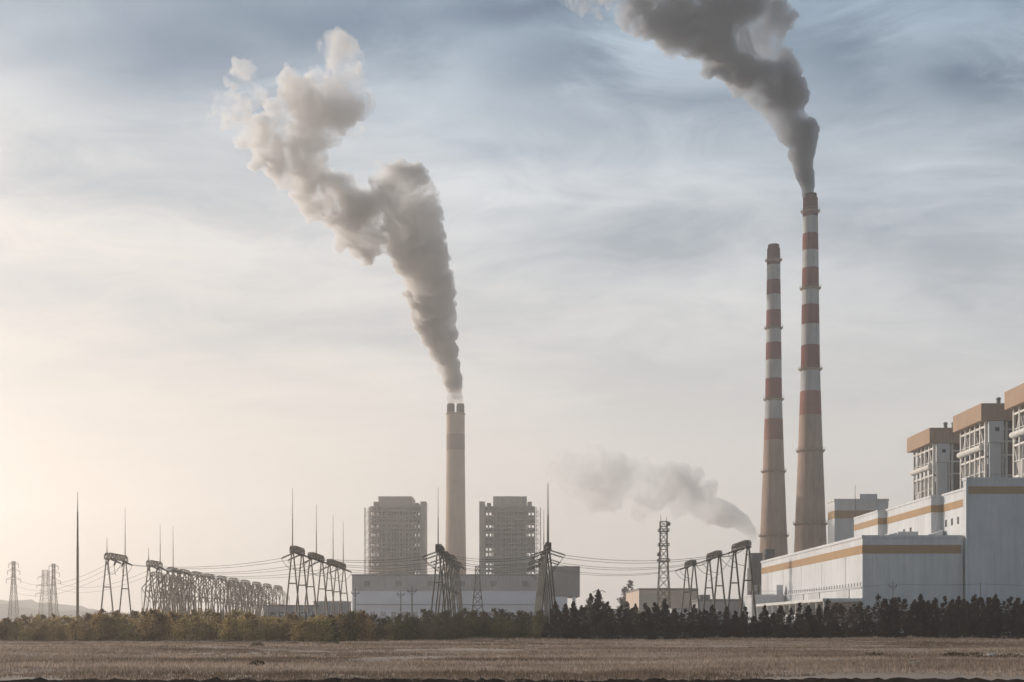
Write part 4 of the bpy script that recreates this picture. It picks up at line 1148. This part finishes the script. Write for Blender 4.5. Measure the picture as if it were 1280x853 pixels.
# ------------------------------------------------------------------ field: low shrubs, pale rocks, dry grass
def shrub(x, Y, w, h, label, seed):
    r2 = random.Random(seed); m = MB()
    for k in range(240):
        a = r2.uniform(0, 6.28); d = r2.random() ** 0.6
        m_h = h * (1 - d ** 2) * r2.uniform(0.2, 1)
        leaf(m, Vector((math.cos(a) * d * w, math.sin(a) * d * 1.3, m_h)), r2.uniform(0.07, 0.15), r2)
    o = m.build('low_shrub', M_shrub); o.location = (wx(x, Y), Y, field_h(wx(x, Y), Y))
    tag(o, label, 'shrub', 'low dark shrubs in the field')
for i, (x, Y, w, h, lab) in enumerate((
    (322, 176, 1.1, 0.7, 'small dark shrub in the dry field below the long lattice row'),
    (321, 96, 0.7, 0.4, 'small dark shrub near the soil strip, left half'),
    (412, 190, 1.9, 0.6, 'low dark shrub in the field below the spiked gantries'),
    (368, 200, 1.2, 0.5, 'low dark shrub left of the one below the spiked gantries'),
    (1092, 122, 1.9, 0.42, 'flat dark shrub in the field below the shaded hall end'),
    (1192, 124, 1.5, 0.5, 'flat dark shrub below the tall block, left of its twin'),
    (1212, 121, 2.0, 0.6, 'broad dark shrub below the tall block'),
    (1262, 118, 2.6, 0.5, 'brown shrub spreading at the right edge of the field'),
    (1130, 250, 1.6, 0.5, 'low shrub at the back of the field before the conifers'))):
    shrub(x, Y, w, h, lab, i)
for i, (x, Y, s_, lab) in enumerate(((1144, 92, 0.36, 'largest pale rock lying near the soil strip at the right'), (1239, 124, 0.4, 'pale rock beside the broad dark shrub'), (1048, 100, 0.28, 'flat pale rock in the field below the hall corner'), (1146, 88, 0.16, 'small pale stone just in front of the largest rock'))):
    r2 = random.Random(i + 3); m = MB(); m.v = [tuple(Vector((p.x * s_ * 1.5, p.y * s_, p.z * s_ * 0.6)) * (1 + 0.35 * noise.noise(p * 1.6 + Vector((i * 5, 0, 0))))) for p in ICO1[0]]
    m.f = list(ICO1[1]); m.m = [0] * len(m.f)
    o = m.build('rock', M_rock); o.location = (wx(x, Y), Y, field_h(wx(x, Y), Y) + s_ * 0.2)
    tag(o, lab, 'rock', 'pale rocks in the field')

rg = np.random.default_rng(4)
N = 75000
yy = 58 + (272 - 58) * rg.random(N) ** 1.25
xx = (rg.random(N) * 2 - 1) * (yy * 0.43 + 14)
keep = np.ones(N, bool)
V = np.empty((N, 4, 3, 3)); 
dens = np.array([noise.noise(Vector((x * 0.05, y * 0.05, 7))) + 0.6 * noise.noise(Vector((x * 0.22, y * 0.12, 4))) for x, y in zip(xx, yy)])
zz_ = np.array([field_h(x, y) for x, y in zip(xx, yy)])
hgt = (0.13 + 0.20 * np.clip(dens + 0.4, 0, 1.4)) * rg.uniform(0.6, 1.5, N)
hgt *= np.where(yy > 246, 1.9, 1.0)
hgt *= np.where(yy < 70, np.clip((yy - 60) / 8, 0.2, 1), 1)
for b in range(4):
    a = rg.uniform(0, 6.283, N); w = 0.03 + 0.00035 * yy; r_ = rg.uniform(0.0, 0.45, N); th = rg.uniform(0, 6.283, N)
    cx = xx + np.cos(th) * r_; cyy = yy + np.sin(th) * r_
    lean = rg.uniform(0.1, 0.5, N) * hgt
    V[:, b, 0] = np.stack([cx - np.cos(a) * w, cyy - np.sin(a) * w, zz_ - 0.05], 1)
    V[:, b, 1] = np.stack([cx + np.cos(a) * w, cyy + np.sin(a) * w, zz_ - 0.05], 1)
    V[:, b, 2] = np.stack([cx + np.cos(th) * lean, cyy + np.sin(th) * lean, zz_ + hgt * rg.uniform(0.7, 1.1, N)], 1)
keep &= dens > -0.42
V = V[keep].reshape(-1, 3)
me = bpy.data.meshes.new('dry_grass')
nt = len(V) // 3
me.vertices.add(len(V)); me.vertices.foreach_set('co', V.ravel())
me.loops.add(len(V)); me.loops.foreach_set('vertex_index', np.arange(len(V), dtype=np.int32))
me.polygons.add(nt); me.polygons.foreach_set('loop_start', np.arange(0, len(V), 3, dtype=np.int32))
me.update(calc_edges=True); me.validate()
M_grass = leaf_mat('dry_grass_blades', (0.34, 0.26, 0.195), (0.60, 0.48, 0.37), 0.0, 0.4, (0.36, 0.34, 0.31))
me.materials.append(M_grass)
o = bpy.data.objects.new('dry_grass', me); C.objects.link(o)
tag(o, 'dry tan grass covering the field before the trees', 'grass', kind='stuff')
# ------------------------------------------------------------------ air
hz_m = volume_mat('haze_air', (0.99, 0.95, 0.91), 0.00030, 0.66)
tag(MB().box(-3300, 3300, -420, 4300, -3, 412).build('haze', hz_m), 'pale warm haze over the plant and fields', 'haze', kind='stuff')
